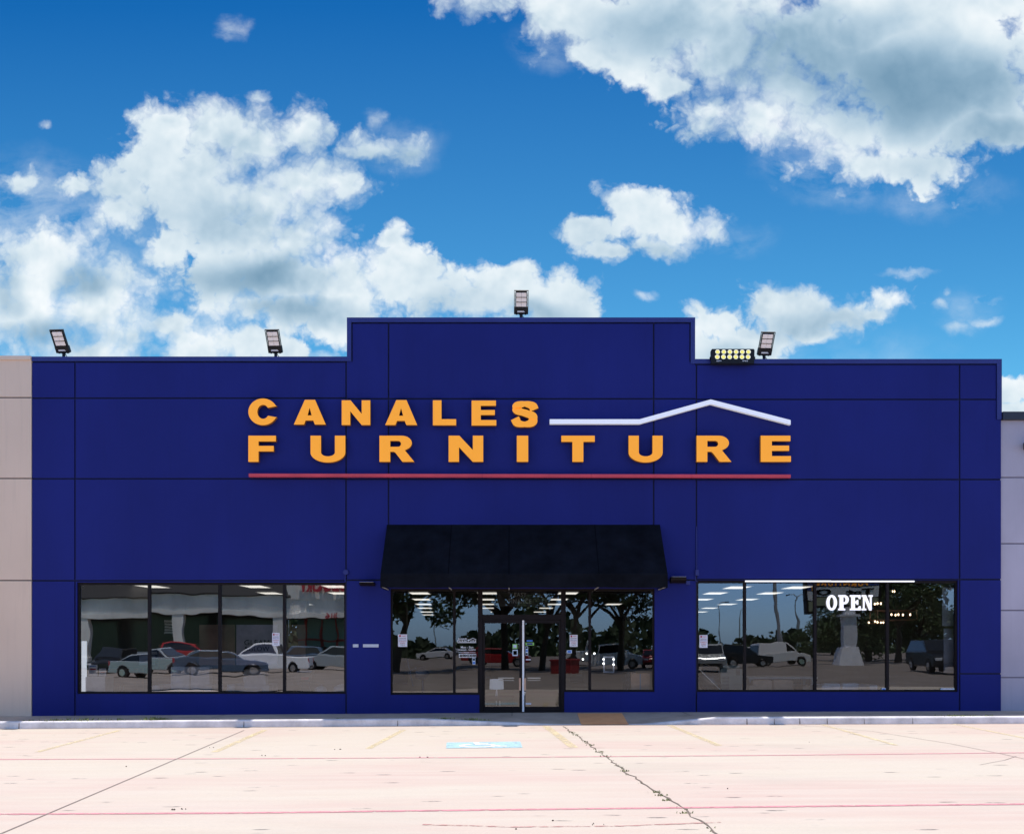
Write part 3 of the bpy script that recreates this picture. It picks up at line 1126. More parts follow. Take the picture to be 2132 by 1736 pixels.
# entrance: frame, transom, two glazed doors
mb = MB('bronze')
x0, x1 = X(998), X(1175)
zt, zh = Z(1225), Z(1279)
zf = gz(.4) + .155
mb.box((x0, .02, zf - .1), (x0 + .07, .16, zt))
mb.box((x1 - .07, .02, zf - .1), (x1, .16, zt))
mb.box((x0 + .07, .02, zt - .05), (x1 - .07, .16, zt))
mb.box((x0 + .07, .015, zh - .115), (x1 - .07, .16, zh))
mb.box((x0 + .07, .02, zf - .05), (x1 - .07, .18, zf + .012))
door_frame = mb.build('door_frame', store)
p = MB('glass_door')
p.quad([(x0 + .07, .09, zh), (x1 - .07, .09, zh), (x1 - .07, .09, zt - .05), (x0 + .07, .09, zt - .05)])
p.build('transom_pane', door_frame)
for (a, b, hs_) in ((1004.5, 1086.5, 1), (1089.0, 1168.5, -1)):
    l, r = X(a), X(b)
    t, bt = zh - .12, zf + .015
    mb = MB('bronze')
    s_ = .055
    mb.box((l, .05, bt), (l + s_, .10, t), bev=.004)
    mb.box((r - s_, .05, bt), (r, .10, t), bev=.004)
    mb.box((l + s_, .05, t - .075), (r - s_, .10, t))
    mb.box((l + s_, .05, bt), (r - s_, .10, bt + .11))
    dr = mb.build('door', store)
    p = MB('glass_door')
    p.quad([(l + s_, .075, bt + .11), (r - s_, .075, bt + .11), (r - s_, .075, t - .075), (l + s_, .075, t - .075)])
    p.build('door_pane', dr)
    hx = (r - .045) if hs_ > 0 else (l + .045)
    mb = MB('wood' if False else 'cardboard', 'chrome')
    mb.box((hx - .022, .0, Z(1437)), (hx + .022, .03, Z(1411)), bev=.006)
    mb.box((hx - .01, .03, Z(1433)), (hx + .01, .052, Z(1431)))
    mb.box((hx - .01, .03, Z(1417)), (hx + .01, .052, Z(1415)))
    mb.build('door_handle', dr)
    mb = MB('chrome')
    if hs_ > 0:
        mb.box((l + .36, .11, Z(1413)), (l + .72, .14, Z(1410)))
        mb.box((l + .36, .11, Z(1417)), (l + .72, .14, Z(1415.5)))
    else:
        mb.box((l + .10, .11, Z(1413)), (l + .40, .14, Z(1410)))
        mb.box((l + .10, .11, Z(1417)), (l + .40, .14, Z(1415.5)))
    mb.build('push_bar', dr)
    if hs_ < 0:
        mb = MB('strip')
        mb.box((l - .018, .018, bt), (l + .026, .048, t - .01), bev=.004)
        mb.build('astragal', dr)
        mb = MB('chrome')
        mb.box((l + .02, .03, Z(1443)), (l + .06, .05, Z(1440)), bev=.004)
        mb.box((l + .02, .03, Z(1446.5)), (l + .05, .05, Z(1444.5)), bev=.003)
        mb.build('lock', dr)

# ceiling light panels inside
def ceiling_light(px, py, w=.6, dl=1.2):
    dist = (CEIL - .012 - EYE) * F / (1341 - py)
    y = dist - D
    x = (px - 1066) * dist / F
    o = empty('ceiling_light', (x, y, CEIL - .012), group='ceiling light panels inside the shop')
    mb = MB('panel')
    mb.box((-w / 2, -dl / 2, -.012), (w / 2, dl / 2, 0))
    mb.build('diffuser', o).matrix_parent_inverse = Matrix()
    mb = MB('white')
    for (a, b, c, d_) in ((-w / 2 - .03, w / 2 + .03, -dl / 2 - .03, -dl / 2), (-w / 2 - .03, w / 2 + .03, dl / 2, dl / 2 + .03),
                          (-w / 2 - .03, -w / 2, -dl / 2, dl / 2), (w / 2, w / 2 + .03, -dl / 2, dl / 2)):
        mb.box((a, c, -.016), (b, d_, -.001))
    mb.build('frame', o).matrix_parent_inverse = Matrix()
    return o


ROWN = {1220: 'nearest', 1222: 'nearest', 1234: 'second', 1247: 'third', 1257: 'fourth', 1265: 'fifth', 1273: 'sixth', 1279: 'farthest', 1280: 'farthest'}
LIGHTS = [(317.5, 1220, 'left window'), (531.7, 1220, 'left window'), (563, 1234, 'left window'), (698, 1220, 'left window'), (708, 1234, 'left window'), (631, 1257, 'left window'),
          (363, 1247, 'left window'), (432, 1257, 'left window'), (531.6, 1280, 'left window'),
          (874, 1234, 'window left of the door'), (878, 1247, 'window left of the door'), (882, 1257, 'window left of the door'), (885, 1265, 'window left of the door'),
          (888.6, 1273, 'window left of the door'), (891.5, 1279, 'window left of the door'),
          (1014.5, 1234, 'left side of the door transom'), (1012, 1247, 'left side of the door transom'), (1013, 1257, 'left side of the door transom'), (1014, 1265, 'left side of the door transom'), (1012, 1273, 'left side of the door transom'),
          (1182, 1234, 'right side of the door transom'), (1164, 1247, 'right side of the door transom'), (1156, 1257, 'right side of the door transom'), (1137, 1265, 'right side of the door transom'), (1124, 1273, 'right side of the door transom'),
          (1277, 1257, 'window right of the door'),
          (1534, 1222, 'OPEN sign window, outer pane'), (1659, 1222, 'OPEN sign window, second pane'), (1488.7, 1234, 'OPEN sign window, outer pane'), (1602.8, 1234, 'OPEN sign window, second pane'),
          (1462, 1247, 'OPEN sign window, outer pane'), (1555.6, 1247, 'OPEN sign window, at its first mullion'), (1514, 1257, 'OPEN sign window, outer pane'), (1477, 1265, 'OPEN sign window, outer pane'), (1458, 1273, 'OPEN sign window, outer pane')]
seen = {}
for (px, py, wh) in LIGHTS:
    o = ceiling_light(px, py)
    k = (wh, ROWN[py])
    seen[k] = seen.get(k, 0) + 1
    extra = '' if seen[k] == 1 else ', %s along that row' % {2: 'second', 3: 'third'}[seen[k]]
    tag(o, '%s row ceiling light through the %s%s' % (ROWN[py], wh.replace('OPEN sign window, ', 'OPEN sign window, '), extra), 'ceiling light')

# ------------------------------------------------------------------ neighbours
def neighbour(name, label, x0, x1, ztop, m_, m_j, joints, y0=.02):
    e = empty(name, ((x0 + x1) / 2, y0, .1), label, 'shop building')
    mb = MB(m_, m_j)
    zs_ = [ZB - .2, ztop]
    for j in joints: zs_ += [Z(j) - .016, Z(j) + .016]

    def fn(x, z):
        if any(abs(z - Z(j)) < .0165 for j in joints): return (y0 + .02, 1)
        return (y0, 0)
    cells(mb, [x0, x1], zs_, fn, back=.4)
    mb.build('front_wall', e)
    mb = MB(m_, 'roof')
    mb.box((x0, .41, ZB - .2), (x1, 30, ztop - .5))
    mb.build('roof', e)
    return e


nl = neighbour('neighbour_shop', 'tan painted shop building adjoining the blue shop on its left', -34, XL - .012, Z(743), 'tan', 'tan_d', (828, 996, 1208), y0=-.015)
mb = MB('tan')
mb.box((-34, -.05, Z(750)), (XL - .015, .45, Z(742)))
mb.build('coping', nl)
nr = neighbour('neighbour_shop', 'lower grey lilac shop building with dark roof edge on the right', XR + .012, 34, Z(873), 'lav', 'lav_d', (993, 1131, 1270, 1410), y0=.05)
mb = MB('dark')
mb.box((XR + .02, -.06, Z(874)), (34, .5, Z(858)))
mb.build('roof_edge', nr)

# ------------------------------------------------------------------ big sign letters
sign = empty('store_sign', (X(1082), -.04, Z(915)), 'yellow CANALES FURNITURE channel letters with white roof line and red underline on the blue wall', 'shop sign')


def arc(cx, cy, rx, ry, a0, a1, n_=14):
    return [(cx + rx * math.cos(math.radians(a0 + (a1 - a0) * i / n_)), cy + ry * math.sin(math.radians(a0 + (a1 - a0) * i / n_))) for i in range(n_ + 1)]


def catmull(pts, n_=8):
    out = []
    for i in range(len(pts) - 1):
        p0, p1, p2, p3 = pts[max(i - 1, 0)], pts[i], pts[i + 1], pts[min(i + 2, len(pts) - 1)]
        for k in range(n_):
            t = k / n_
            out.append(tuple(.5 * ((2 * p1[d]) + (-p0[d] + p2[d]) * t + (2 * p0[d] - 5 * p1[d] + 4 * p2[d] - p3[d]) * t * t + (-p0[d] + 3 * p1[d] - 3 * p2[d] + p3[d]) * t ** 3) for d in (0, 1)))
    out.append(pts[-1])
    return out


def letter_loops(ch):
    if ch == 'F': return [[(0, 0), (0, 1), (1, 1), (1, .78), (.37, .78), (.37, .61), (.92, .61), (.92, .40), (.37, .40), (.37, 0)]]
    if ch == 'E': return [[(0, 0), (0, 1), (.985, 1), (.985, .79), (.37, .79), (.37, .62), (.94, .62), (.94, .42), (.37, .42), (.37, .22), (1, .22), (1, 0)]]
    if ch == 'L': return [[(0, 0), (0, 1), (.37, 1), (.37, .245), (1, .245), (1, 0)]]
    if ch == 'I': return [[(0, 0), (0, 1), (1, 1), (1, 0)]]
    if ch == 'T': return [[(.33, 0), (.33, .765), (0, .765), (0, 1), (1, 1), (1, .765), (.66, .765), (.66, 0)]]
    if ch == 'N': return [[(0, 0), (0, 1), (.31, 1), (.70, .45), (.70, 1), (1, 1), (1, 0), (.70, 0), (.30, .56), (.30, 0)]]
    if ch == 'A': return [[(0, 0), (.345, 1), (.665, 1), (1, 0), (.66, 0), (.61, .165), (.37, .165), (.32, 0)], [(.43, .37), (.56, .37), (.495, .68)]]
    if ch == 'U':
        return [[(0, 1)] + [(0, .42)] + arc(.5, .36, .5, .385, 180, 360, 22) + [(1, .42), (1, 1), (.70, 1), (.70, .40)] + arc(.5, .36, .20, .15, 0, -180, 12) + [(.30, .40), (.30, 1)]]
    if ch == 'R':
        return [[(0, 0), (0, 1), (.62, 1)] + arc(.64, .72, .29, .28, 80, -60, 12) + [(.73, .44), (.78, .36), (1, 0), (.66, 0), (.47, .33), (.42, .385), (.31, .385), (.31, 0)],
                [(.31, .80), (.31, .575), (.52, .575)] + arc(.535, .6875, .085, .1125, -75, 75, 8) + [(.52, .80)]]
    if ch == 'C':
        return [[(.70, .66), (.985, .72)] + arc(.50, .5, .50, .515, 28, 332, 34) + [(.985, .29), (.70, .345)] + arc(.51, .5, .20, .27, 325, 35, 20)]
    if ch == 'S':
        c = catmull([(.855, .665), (.77, .82), (.52, .895), (.28, .85), (.185, .735), (.28, .615), (.52, .535), (.76, .43), (.82, .275), (.71, .14), (.48, .095), (.24, .15), (.135, .335)], 6)
        return ['stroke', c, (.27, .205)]
    return []


def letter(ch, x0, x1, ytop, ybot):
    lx, rx_, zb_, zt_ = X(x0), X(x1), Z(ybot), Z(ytop)
    w, h = rx_ - lx, zt_ - zb_
    L_ = letter_loops(ch)
    if L_[0] == 'stroke':
        c, (tx, tz) = L_[1], L_[2]
        c = [(lx + u * w, zb_ + v * h) for u, v in c]
        a, b = [], []
        for i, p in enumerate(c):
            q0, q1 = c[max(i - 1, 0)], c[min(i + 1, len(c) - 1)]
            dx, dz = q1[0] - q0[0], q1[1] - q0[1]
            l = math.hypot(dx, dz)
            nx_, nz_ = -dz / l, dx / l
            # horizontal runs have thickness tz*h, vertical runs tx*w
            th = abs(nx_) * tx * w + abs(nz_) * tz * h
            if i < 3 or i > len(c) - 4: th *= 1.0
            a.append((p[0] + nx_ * th / 2, p[1] + nz_ * th / 2))
            b.append((p[0] - nx_ * th / 2, p[1] - nz_ * th / 2))
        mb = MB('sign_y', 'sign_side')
        N_ = len(a)
        for i in range(N_ - 1):
            mb.quad([(b[i][0], -.16, b[i][1]), (b[i + 1][0], -.16, b[i + 1][1]), (a[i + 1][0], -.16, a[i + 1][1]), (a[i][0], -.16, a[i][1])], 0)
            mb.quad([(a[i][0], -.16, a[i][1]), (a[i + 1][0], -.16, a[i + 1][1]), (a[i + 1][0], -.05, a[i + 1][1]), (a[i][0], -.05, a[i][1])], 1)
            mb.quad([(b[i + 1][0], -.16, b[i + 1][1]), (b[i][0], -.16, b[i][1]), (b[i][0], -.05, b[i][1]), (b[i + 1][0], -.05, b[i + 1][1])], 1)
        for i in (0, N_ - 1):
            mb.quad([(a[i][0], -.16, a[i][1]), (b[i][0], -.16, b[i][1]), (b[i][0], -.05, b[i][1]), (a[i][0], -.05, a[i][1])], 1)
        return mb.build('letter', sign)
    else:
        loops = [[(lx + u * w, zb_ + v * h) for u, v in lp] for lp in L_]
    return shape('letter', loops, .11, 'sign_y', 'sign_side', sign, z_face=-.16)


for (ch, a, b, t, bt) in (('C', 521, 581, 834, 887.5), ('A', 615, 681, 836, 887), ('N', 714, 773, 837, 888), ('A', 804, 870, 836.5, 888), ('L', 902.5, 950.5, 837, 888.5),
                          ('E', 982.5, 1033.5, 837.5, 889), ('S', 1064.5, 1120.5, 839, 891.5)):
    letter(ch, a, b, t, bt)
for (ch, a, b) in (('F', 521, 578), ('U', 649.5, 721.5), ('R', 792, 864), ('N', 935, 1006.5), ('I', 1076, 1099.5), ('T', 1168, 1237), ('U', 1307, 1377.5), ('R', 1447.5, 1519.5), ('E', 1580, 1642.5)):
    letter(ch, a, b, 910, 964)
t_ = 4.7
pl = [(1144, 880.7), (1330, 880.7), (1477, 839.8), (1642, 882.5)]
up = [(X(x), Z(y - t_)) for x, y in pl]
dn = [(X(x), Z(y + t_)) for x, y in pl]
shape('roof_line', [up + dn[::-1]], .11, 'sign_w', 'sign_w', sign, z_face=-.16)
mb = MB('sign_r', 'ink_r')
xq = [521, 741, 1004, 1230, 1438, 1643]
for a, b in zip(xq[:-1], xq[1:]):
    za, zb2 = Z(991.2 + (a - 521) / 1122 * 2), Z(991.2 + (b - 521) / 1122 * 2)
    hh = .036
    x0_, x1_ = X(a) + .003, X(b) - .003
    mb.prism([(x0_, -.14, za - hh), (x1_, -.14, zb2 - hh), (x1_, -.14, zb2 + hh), (x0_, -.14, za + hh)], (0, .10, 0))
mb.build('underline', sign)
for px in (600, 760, 900, 1100, 1300, 1500, 1620):
    mb = MB('black')
    mb.box((X(px), -.05, Z(990)), (X(px) + .03, .0, Z(992.5)))
    mb.build('bracket', sign)

# ------------------------------------------------------------------ awning
aw = empty('awning', (X(1088), 0, Z(1092)), 'black canvas awning with straight valance above the shop entrance', 'awning')
ax0, ax1, ay = -2.84, 3.36, -1.12
zt, zm, zb = Z(1092), Z(1195, -1.12), Z(1223, -1.12)
mb = MB('awning')
NS = 48
seams = [X(940), X(1060), X(1238)]
for i in range(NS):
    xa, xb = ax0 + (ax1 - ax0) * i / NS, ax0 + (ax1 - ax0) * (i + 1) / NS
    for j in range(8):
        def ap(x, t):
            sag = -.022 * math.sin(PI * t) * (0.6 + .4 * math.sin(x * 3.1) * math.sin(x * 1.3 + 2))
            k = min(abs(x - s_) for s_ in seams + [ax0, ax1])
            sag += .012 * math.exp(-(k / .05) ** 2) * math.sin(PI * t)
            return (x, -.004 + (ay + .004) * t, zt + (zm - zt) * t + sag)
        mb.add([ap(xa, j / 8), ap(xa, (j + 1) / 8), ap(xb, (j + 1) / 8), ap(xb, j / 8)], [(0, 1, 2, 3)], 0, True)
mb.build('canopy', aw, recalc=True)
mb = MB('awning')
N2 = 60
def vy(x): return ay - .004 + .008 * math.sin(x * 5) * math.sin(x * 1.7)
for i in range(N2):
    xa, xb = ax0 + (ax1 - ax0) * i / N2, ax0 + (ax1 - ax0) * (i + 1) / N2
    wa = .006 * math.sin(xa * 4.1)
    wb = .006 * math.sin(xb * 4.1)
    mb.quad([(xa, ay, zm), (xb, ay, zm), (xb, vy(xb), zb + wb), (xa, vy(xa), zb + wa)])
mb.build('valance', aw)
for x in (ax0, ax1):
    mb = MB('awning')
    mb.quad([(x, -.004, zt), (x, ay, zm), (x, ay, zb), (x, -.004, zb)])
    mb.build('side_panel', aw)
mb = MB('steel')
for x in (ax0 + .03, X(940), X(1060), X(1238), ax1 - .03):
    mb.tube([(x, -.01, zt - .06), (x, ay + .03, zm - .02), (x, ay + .03, zb + .02), (x, -.01, zb + .02)], .013, 6)
mb.tube([(ax0 + .03, ay + .03, zb + .02), (ax1 - .03, ay + .03, zb + .02)], .013, 6)
mb.tube([(ax0 + .03, ay + .03, zm - .03), (ax1 - .03, ay + .03, zm - .03)], .013, 6)
mb.build('frame', aw)
for s_ in seams:
    mb = MB('seam_black')
    mb.add([(s_ - .005, -.02, zt - .004), (s_ + .005, -.02, zt - .004), (s_ + .005, ay - .008, zm + .004), (s_ - .005, ay - .008, zm + .004)], [(0, 1, 2, 3)])
    mb.build('seam', aw)

# ------------------------------------------------------------------ flood lights on the parapet
def floodlight(px, zfoot, tilt, label, yy=.12):
    x = X(px)
    o = empty('floodlight', (x, yy, zfoot), label, 'floodlight', 'flat floodlights along the parapet')
    R = Matrix.Translation((0, 0, .115)) @ Matrix.Rotation(tilt, 4, 'Z') @ Matrix.Rotation(math.radians(35), 4, 'X')
    w, h = .325, .515
    mb = MB('black')
    # driver box at the bottom
    mb.box((-w / 2, -.02, 0), (w / 2, .075, .155), mtx=R, bev=.016)
    # outer rails with fins, open between
    for s_ in (-1, 1):
        a, b = sorted((s_ * (w / 2), s_ * (w / 2 - .007)))
        mb.box((a, -.005, .155), (b, .03, h), mtx=R)
        a, b = sorted((s_ * (w / 2 - .032), s_ * (w / 2 - .042)))
        mb.box((a, -.012, .155), (b, .04, h), mtx=R)
        for k in range(11):
            z = .17 + k * .029
            a, b = sorted((s_ * (w / 2 - .007), s_ * (w / 2 - .032)))
            mb.box((a, -.003, z), (b, .028, z + .008), mtx=R)
    mb.box((-w / 2, -.012, h), (w / 2, .04, h + .014), mtx=R, bev=.004)
    mb.box((-w / 2 + .044, .02, .157), (w / 2 - .044, .045, h - .002), mtx=R)
    for k in range(2):
        z = .165 + (k + 1) * .107
        mb.box((-w / 2 + .042, -.014, z - .006), (w / 2 - .042, .018, z + .006), mtx=R)
    for k in (-.1, -.035, .035, .1):
        mb.box((k - .02, 0, -.014), (k + .02, .05, .002), mtx=R)
    mb.build('housing', o).matrix_parent_inverse = Matrix()
    for k in range(3):
        mb = MB('lens', 'dark')
        z0_, z1_ = .171 + k * .107, .171 + k * .107 + .095
        mb.box((-w / 2 + .046, -.008, z0_), (-.002, .018, z1_), mtx=R, bev=.003)
        mb.box((.002, -.008, z0_), (w / 2 - .046, .018, z1_), mtx=R, bev=.003)
        mb.build('lens', o).matrix_parent_inverse = Matrix()
    mb = MB('white')
    mb.box((-.085, -.024, .05), (.065, -.018, .082), mtx=R)
    mb.box((.065, -.024, .05), (.085, -.018, .062), mtx=R)
    mb.build('rating_label', o).matrix_parent_inverse = Matrix()
    mb = MB('black')
    mb.tube([(0, .0, -.12), (0, .01, -.02), (0, .015, .05), (0, .02, .13)], [.03, .03, .034, .036], 12)
    mb.tube([(-.05, .01, .0), (.05, .01, .0)], .022, 10)
    mb.tube([(.04, .02, -.01), (.07, .03, .03), (.03, .04, .10)], .008, 6)
    mb.build('bracket', o).matrix_parent_inverse = Matrix()
    return o


floodlight(127, ZL + .02, math.radians(-5), 'black floodlight leaning left at the left end of the parapet')
floodlight(571, ZL + .02, math.radians(-2.5), 'black floodlight on the left parapet before the raised middle')
floodlight(1085, ZC + .02, math.radians(1), 'upright black floodlight on top of the raised middle parapet')
floodlight(1594, ZR + .02, math.radians(3.5), 'black floodlight leaning right on the right parapet beside the yellow lamp bank')

bank = empty('led_lamp_bank', (X(1523), -.12, Z(746)), 'wide black lamp bank with twelve yellow round lamps on the right parapet', 'floodlight')
R = Matrix.Rotation(math.radians(-10), 4, 'X')
mb = MB('black')
w, h = .495, .175
mb.prism([R @ Vector(p) for p in ((-w + .0, -.03, -h), (w - .025, -.03, -h), (w, -.03, h - .03), (w - .02, -.03, h), (-w + .03, -.03, h), (-w + .005, -.03, h - .03))], R @ Vector((0, .09, 0)))
mb.box((-w - .02, -.01, -.05), (-w, .05, .0), mtx=R)
mb.box((w - .01, -.01, -.05), (w + .012, .05, .0), mtx=R)
for k in range(14):
    mb.box((-w + .06 + k * .067, .06, -h + .02), (-w + .068 + k * .067, .11, h - .02), mtx=R)
mb.build('housing', bank).matrix_parent_inverse = Matrix()
for j in range(2):
    for i in range(6):
        cx_, cz_ = -.345 + i * .139 - (1 - j) * .012, (.0 if j == 0 else .123) - .035 + .01
        mb = MB('cob', 'cobrim')
        for (r0, r1, y0_, y1_, mi_) in ((.0, .040, -.034, -.034, 0), (.040, .054, -.034, -.042, 1)):
            n_ = 20
            for k in range(n_):
                a0, a1 = 2 * PI * k / n_, 2 * PI * (k + 1) / n_
                pts = [(cx_ + r0 * math.cos(a0), y0_, cz_ + r0 * math.sin(a0)), (cx_ + r0 * math.cos(a1), y0_, cz_ + r0 * math.sin(a1)),
                       (cx_ + r1 * math.cos(a1), y1_, cz_ + r1 * math.sin(a1)), (cx_ + r1 * math.cos(a0), y1_, cz_ + r1 * math.sin(a0))]
                pts = [R @ Vector(q_) for q_ in pts]
                if r0 == 0: pts = pts[1:]
                mb.quad(pts, mi_)
        mb.build('lamp', bank).matrix_parent_inverse = Matrix()
for (t_x, cx_) in (('600W', -.32), ('IP65', .27)):
    me = text_mesh(t_x, .12, .028, 0.02)
    me.transform(Matrix.Rotation(PI / 2, 4, 'X'))
    me.transform(R @ Matrix.Translation((cx_, -.034, -.118)))
    me.materials.clear()
    me.materials.append(M['white'])
    o = bpy.data.objects.new('marking', me)
    COL.objects.link(o)
    o.parent = bank
mb = MB('black')
mb.tube([(0, .09, -.02), (0, .3, -.02), (0, .3, .1)], .02, 8)
mb.build('bracket', bank).matrix_parent_inverse = Matrix()

# ------------------------------------------------------------------ small fittings on the facade
def wall_lamp(x, z, w, h, label, dy=.0):
    o = empty('wall_lamp', (x, 0, z), label, 'wall lamp', 'dark wall lamps on the facade')
    mb = MB('bronze')
    mb.prism([(-w / 2, 0, -h), (-w / 2, 0, 0), (-w / 2, -.20, -.0), (-w / 2, -.24, -.02), (-w / 2, -.22, -h * .55), (-w / 2, -.10, -h)], (w, 0, 0))
    mb.build('housing', o, recalc=True).matrix_parent_inverse = Matrix()
    mb = MB('grey_plate')  # pale colour paints the light falling on the lamp's top
    mb.box((-w / 2 + .01, -.235, .001), (w / 2 - .01, -.02, .006))
    mb.build('lit_top', o).matrix_parent_inverse = Matrix()
    return o


wall_lamp(X(766), Z(1213), .33, .07, 'slim dark wall lamp left of the awning')
wall_lamp(X(1410), Z(1202), .34, .13, 'deeper dark wall lamp right of the awning')
wall_lamp(X(2141), Z(922), .22, .16, 'dark wall lamp on the grey lilac wall at the right edge')


def plate(name, px0, px1, py0, py1, label, cat):
    mb = MB('grey_plate', 'chrome')
    mb.box((X(px0), -.03, Z(py1)), (X(px1), -.001, Z(py0)), bev=.004)
    for fx in (.12, .88):
        cx_ = X(px0) + (X(px1) - X(px0)) * fx
        mb.box((cx_ - .004, -.033, Z((py0 + py1) / 2) - .004), (cx_ + .004, -.0295, Z((py0 + py1) / 2) + .004), 1)
    return tag(mb.build(name), label, cat, 'pale plates on the wall left of the entrance')


plate('wall_plate', 735, 746.5, 1340.5, 1347, 'small square pale metal plate on the blue wall left of the entrance', 'wall plate')
plate('wall_plate', 756, 788.5, 1340.5, 1347, 'long pale metal plate on the blue wall beside the small plate', 'wall plate')

jb = empty('junction_box', (X(720.5), 0, Z(1191)), 'blue painted round junction box on the conduit above the left window corner', 'junction box', 'blue painted junction boxes')
mb = MB('blue2')
mb.tube([(X(720.5), .0, Z(1191)), (X(720.5), -.05, Z(1191))], .06, 16)
mb.build('box', jb)
mb = MB('blue2')
mb.tube([(X(719), -.02, Z(1196)), (X(719), -.02, Z(1211))], .012, 8)
mb.build('conduit', jb)
jb = empty('junction_box', (X(1450.5), 0, Z(1191)), 'blue painted square junction box above the left corner of the OPEN sign window', 'junction box', 'blue painted junction boxes')
mb = MB('blue2')
mb.box((X(1447), -.05, Z(1198)), (X(1454.5), 0, Z(1186)), bev=.005)
mb.build('box', jb)
mb = MB('blue2')
mb.tube([(X(1448), -.02, Z(1198)), (X(1448), -.02, Z(1208)), (X(1452), -.02, Z(1211))], .011, 8)
mb.tube([(X(1450), -.02, Z(1186)), (X(1450), -.02, Z(1096))], .011, 8)
mb.build('conduit', jb)
jb = empty('junction_box', (X(1432), 0, Z(1213)), 'small blue junction box below the deeper wall lamp', 'junction box', 'blue painted junction boxes')
mb = MB('blue2')
mb.box((X(1428), -.05, Z(1217)), (X(1436), 0, Z(1209)), bev=.005)
mb.build('box', jb)

mb = MB('led_tube', 'black')
mb.box((X(1551), -.03, Z(1211.2)), (X(1730), .0, Z(1208.2)), bev=.004)
mb.box((X(1730.6), -.03, Z(1211.4)), (X(1903), .0, Z(1208.6)), bev=.004)
mb.box((X(1903.2), -.02, Z(1212)), (X(1908), .0, Z(1208)), 1)
tag(mb.build('light_strip'), 'white light tube running along the top of the OPEN sign window', 'light strip')


def camera_fit(px, py, y, label):
    o = empty('security_camera', P(px, py, y), label, 'security camera', 'white security cameras inside the windows')
    mb = MB('white', 'black')
    mb.tube([(-.05, 0, .03), (.03, -.06, -.02)], .035, 12)
    mb.tube([(.031, -.061, -.021), (.036, -.065, -.024)], .025, 12, 1)
    mb.build('body', o).matrix_parent_inverse = Matrix()
    mb = MB('white')
    mb.tube([(-.02, 0, .02), (-.03, .03, .10)], .01, 8)
    mb.build('bracket', o).matrix_parent_inverse = Matrix()


camera_fit(172, 1221, .3, 'white security camera inside the top left corner of the left window')
camera_fit(1982, 1227, .3, 'white security camera inside the top right corner of the OPEN sign window')

# ------------------------------------------------------------------ window signs (on the glass)
GY = .088
# OPEN, slab serif
opn = empty('open_sign', (X(1770), .05, Z(1254)), 'white lit OPEN letters inside the right window', 'sign')
OX = [(1722, 1744.5), (1747, 1769), (1771, 1794), (1795.5, 1819)]
def oloops(ch):
    if ch == 'O': return [arc(.5, .5, .5, .51, 0, 352, 30), arc(.5, .5, .20, .36, 0, 350, 24)]
    if ch == 'P': return [[(0, 0), (0, .12), (.12, .13), (.12, .87), (0, .88), (0, 1), (.62, 1)] + arc(.62, .70, .38, .30, 85, -85, 14) + [(.50, .40), (.50, .13), (.66, .12), (.66, 0)],
                         [(.48, .86), (.48, .53), (.55, .53)] + arc(.56, .695, .13, .165, -75, 75, 8) + [(.55, .86)]]
    if ch == 'E': return [[(0, 0), (0, .12), (.13, .13), (.13, .87), (0, .88), (0, 1), (.98, 1), (.98, .74), (.83, .74), (.76, .86), (.47, .86), (.47, .60), (.60, .60), (.62, .68), (.78, .68), (.78, .36), (.62, .36), (.60, .46), (.47, .46), (.47, .14), (.74, .14), (.83, .28), (1, .28), (1, 0)]]
    if ch == 'N': return [[(0, 0), (0, .12), (.13, .13), (.13, .87), (0, .88), (0, 1), (.40, 1), (.74, .40), (.74, .87), (.62, .88), (.62, 1), (1, 1), (1, .88), (.90, .87), (.90, 0), (.68, 0), (.28, .70), (.28, .13), (.42, .12), (.42, 0)]]
for ch, (a, b) in zip('OPEN', OX):
    lx, w, zb_, h = X(a), X(b) - X(a), Z(1270), Z(1238) - Z(1270)
    shape('letter', [[(lx + u * w, zb_ + v * h) for u, v in lp] for lp in oloops(ch)], .01, 'open', 'open', opn, z_face=.05)


def notice(px0, py0, px1, py1, label, tilt=0):
    x0_, x1_, z0_, z1_ = X(px0), X(px1), Z(py1), Z(py0)
    o = empty('notice', ((x0_ + x1_) / 2, .08, z0_), label, 'notice', 'white printed notices behind the glass')
    mb = MB('paper')
    mb.box((x0_, .074, z0_), (x1_, .078, z1_))
    mb.build('sheet', o)
    w, h = x1_ - x0_, z1_ - z0_
    cx_ = (x0_ + x1_) / 2
    mb = MB('ink_r')
    mb.box((x0_ + w * .12, .071, z1_ - h * .20), (x0_ + w * .32, .0735, z1_ - h * .05))
    mb.build('emblem', o)
    text('printed_line', 'POLICY', cx_ + w * .14, .073, z1_ - h * .13, w * .48, h * .08, 'ink_r', o, .02)
    for i, (t, m_) in enumerate((('PLEASE READ', 'ink_k'), ('BEFORE YOU SIGN', 'ink_b'), ('NO REFUNDS OR', 'ink_r'), ('EXCHANGES', 'ink_r'), ('THANK YOU', 'ink_k'))):
        text('printed_line', t, cx_, .073, z1_ - h * (.30 + i * .135), w * (.78 if len(t) > 10 else .55), h * .065, m_, o, .012)
    return o


notice(565, 1317, 580.5, 1344, 'white notice on the left window, in its third pane')
notice(828, 1320, 847, 1346, 'white notice in the window just left of the entrance')
notice(1186.5, 1321, 1203, 1346, 'white notice in the narrow pane right of the entrance')
notice(1457.5, 1321.5, 1474.5, 1348, 'white notice in the outer pane of the OPEN sign window')

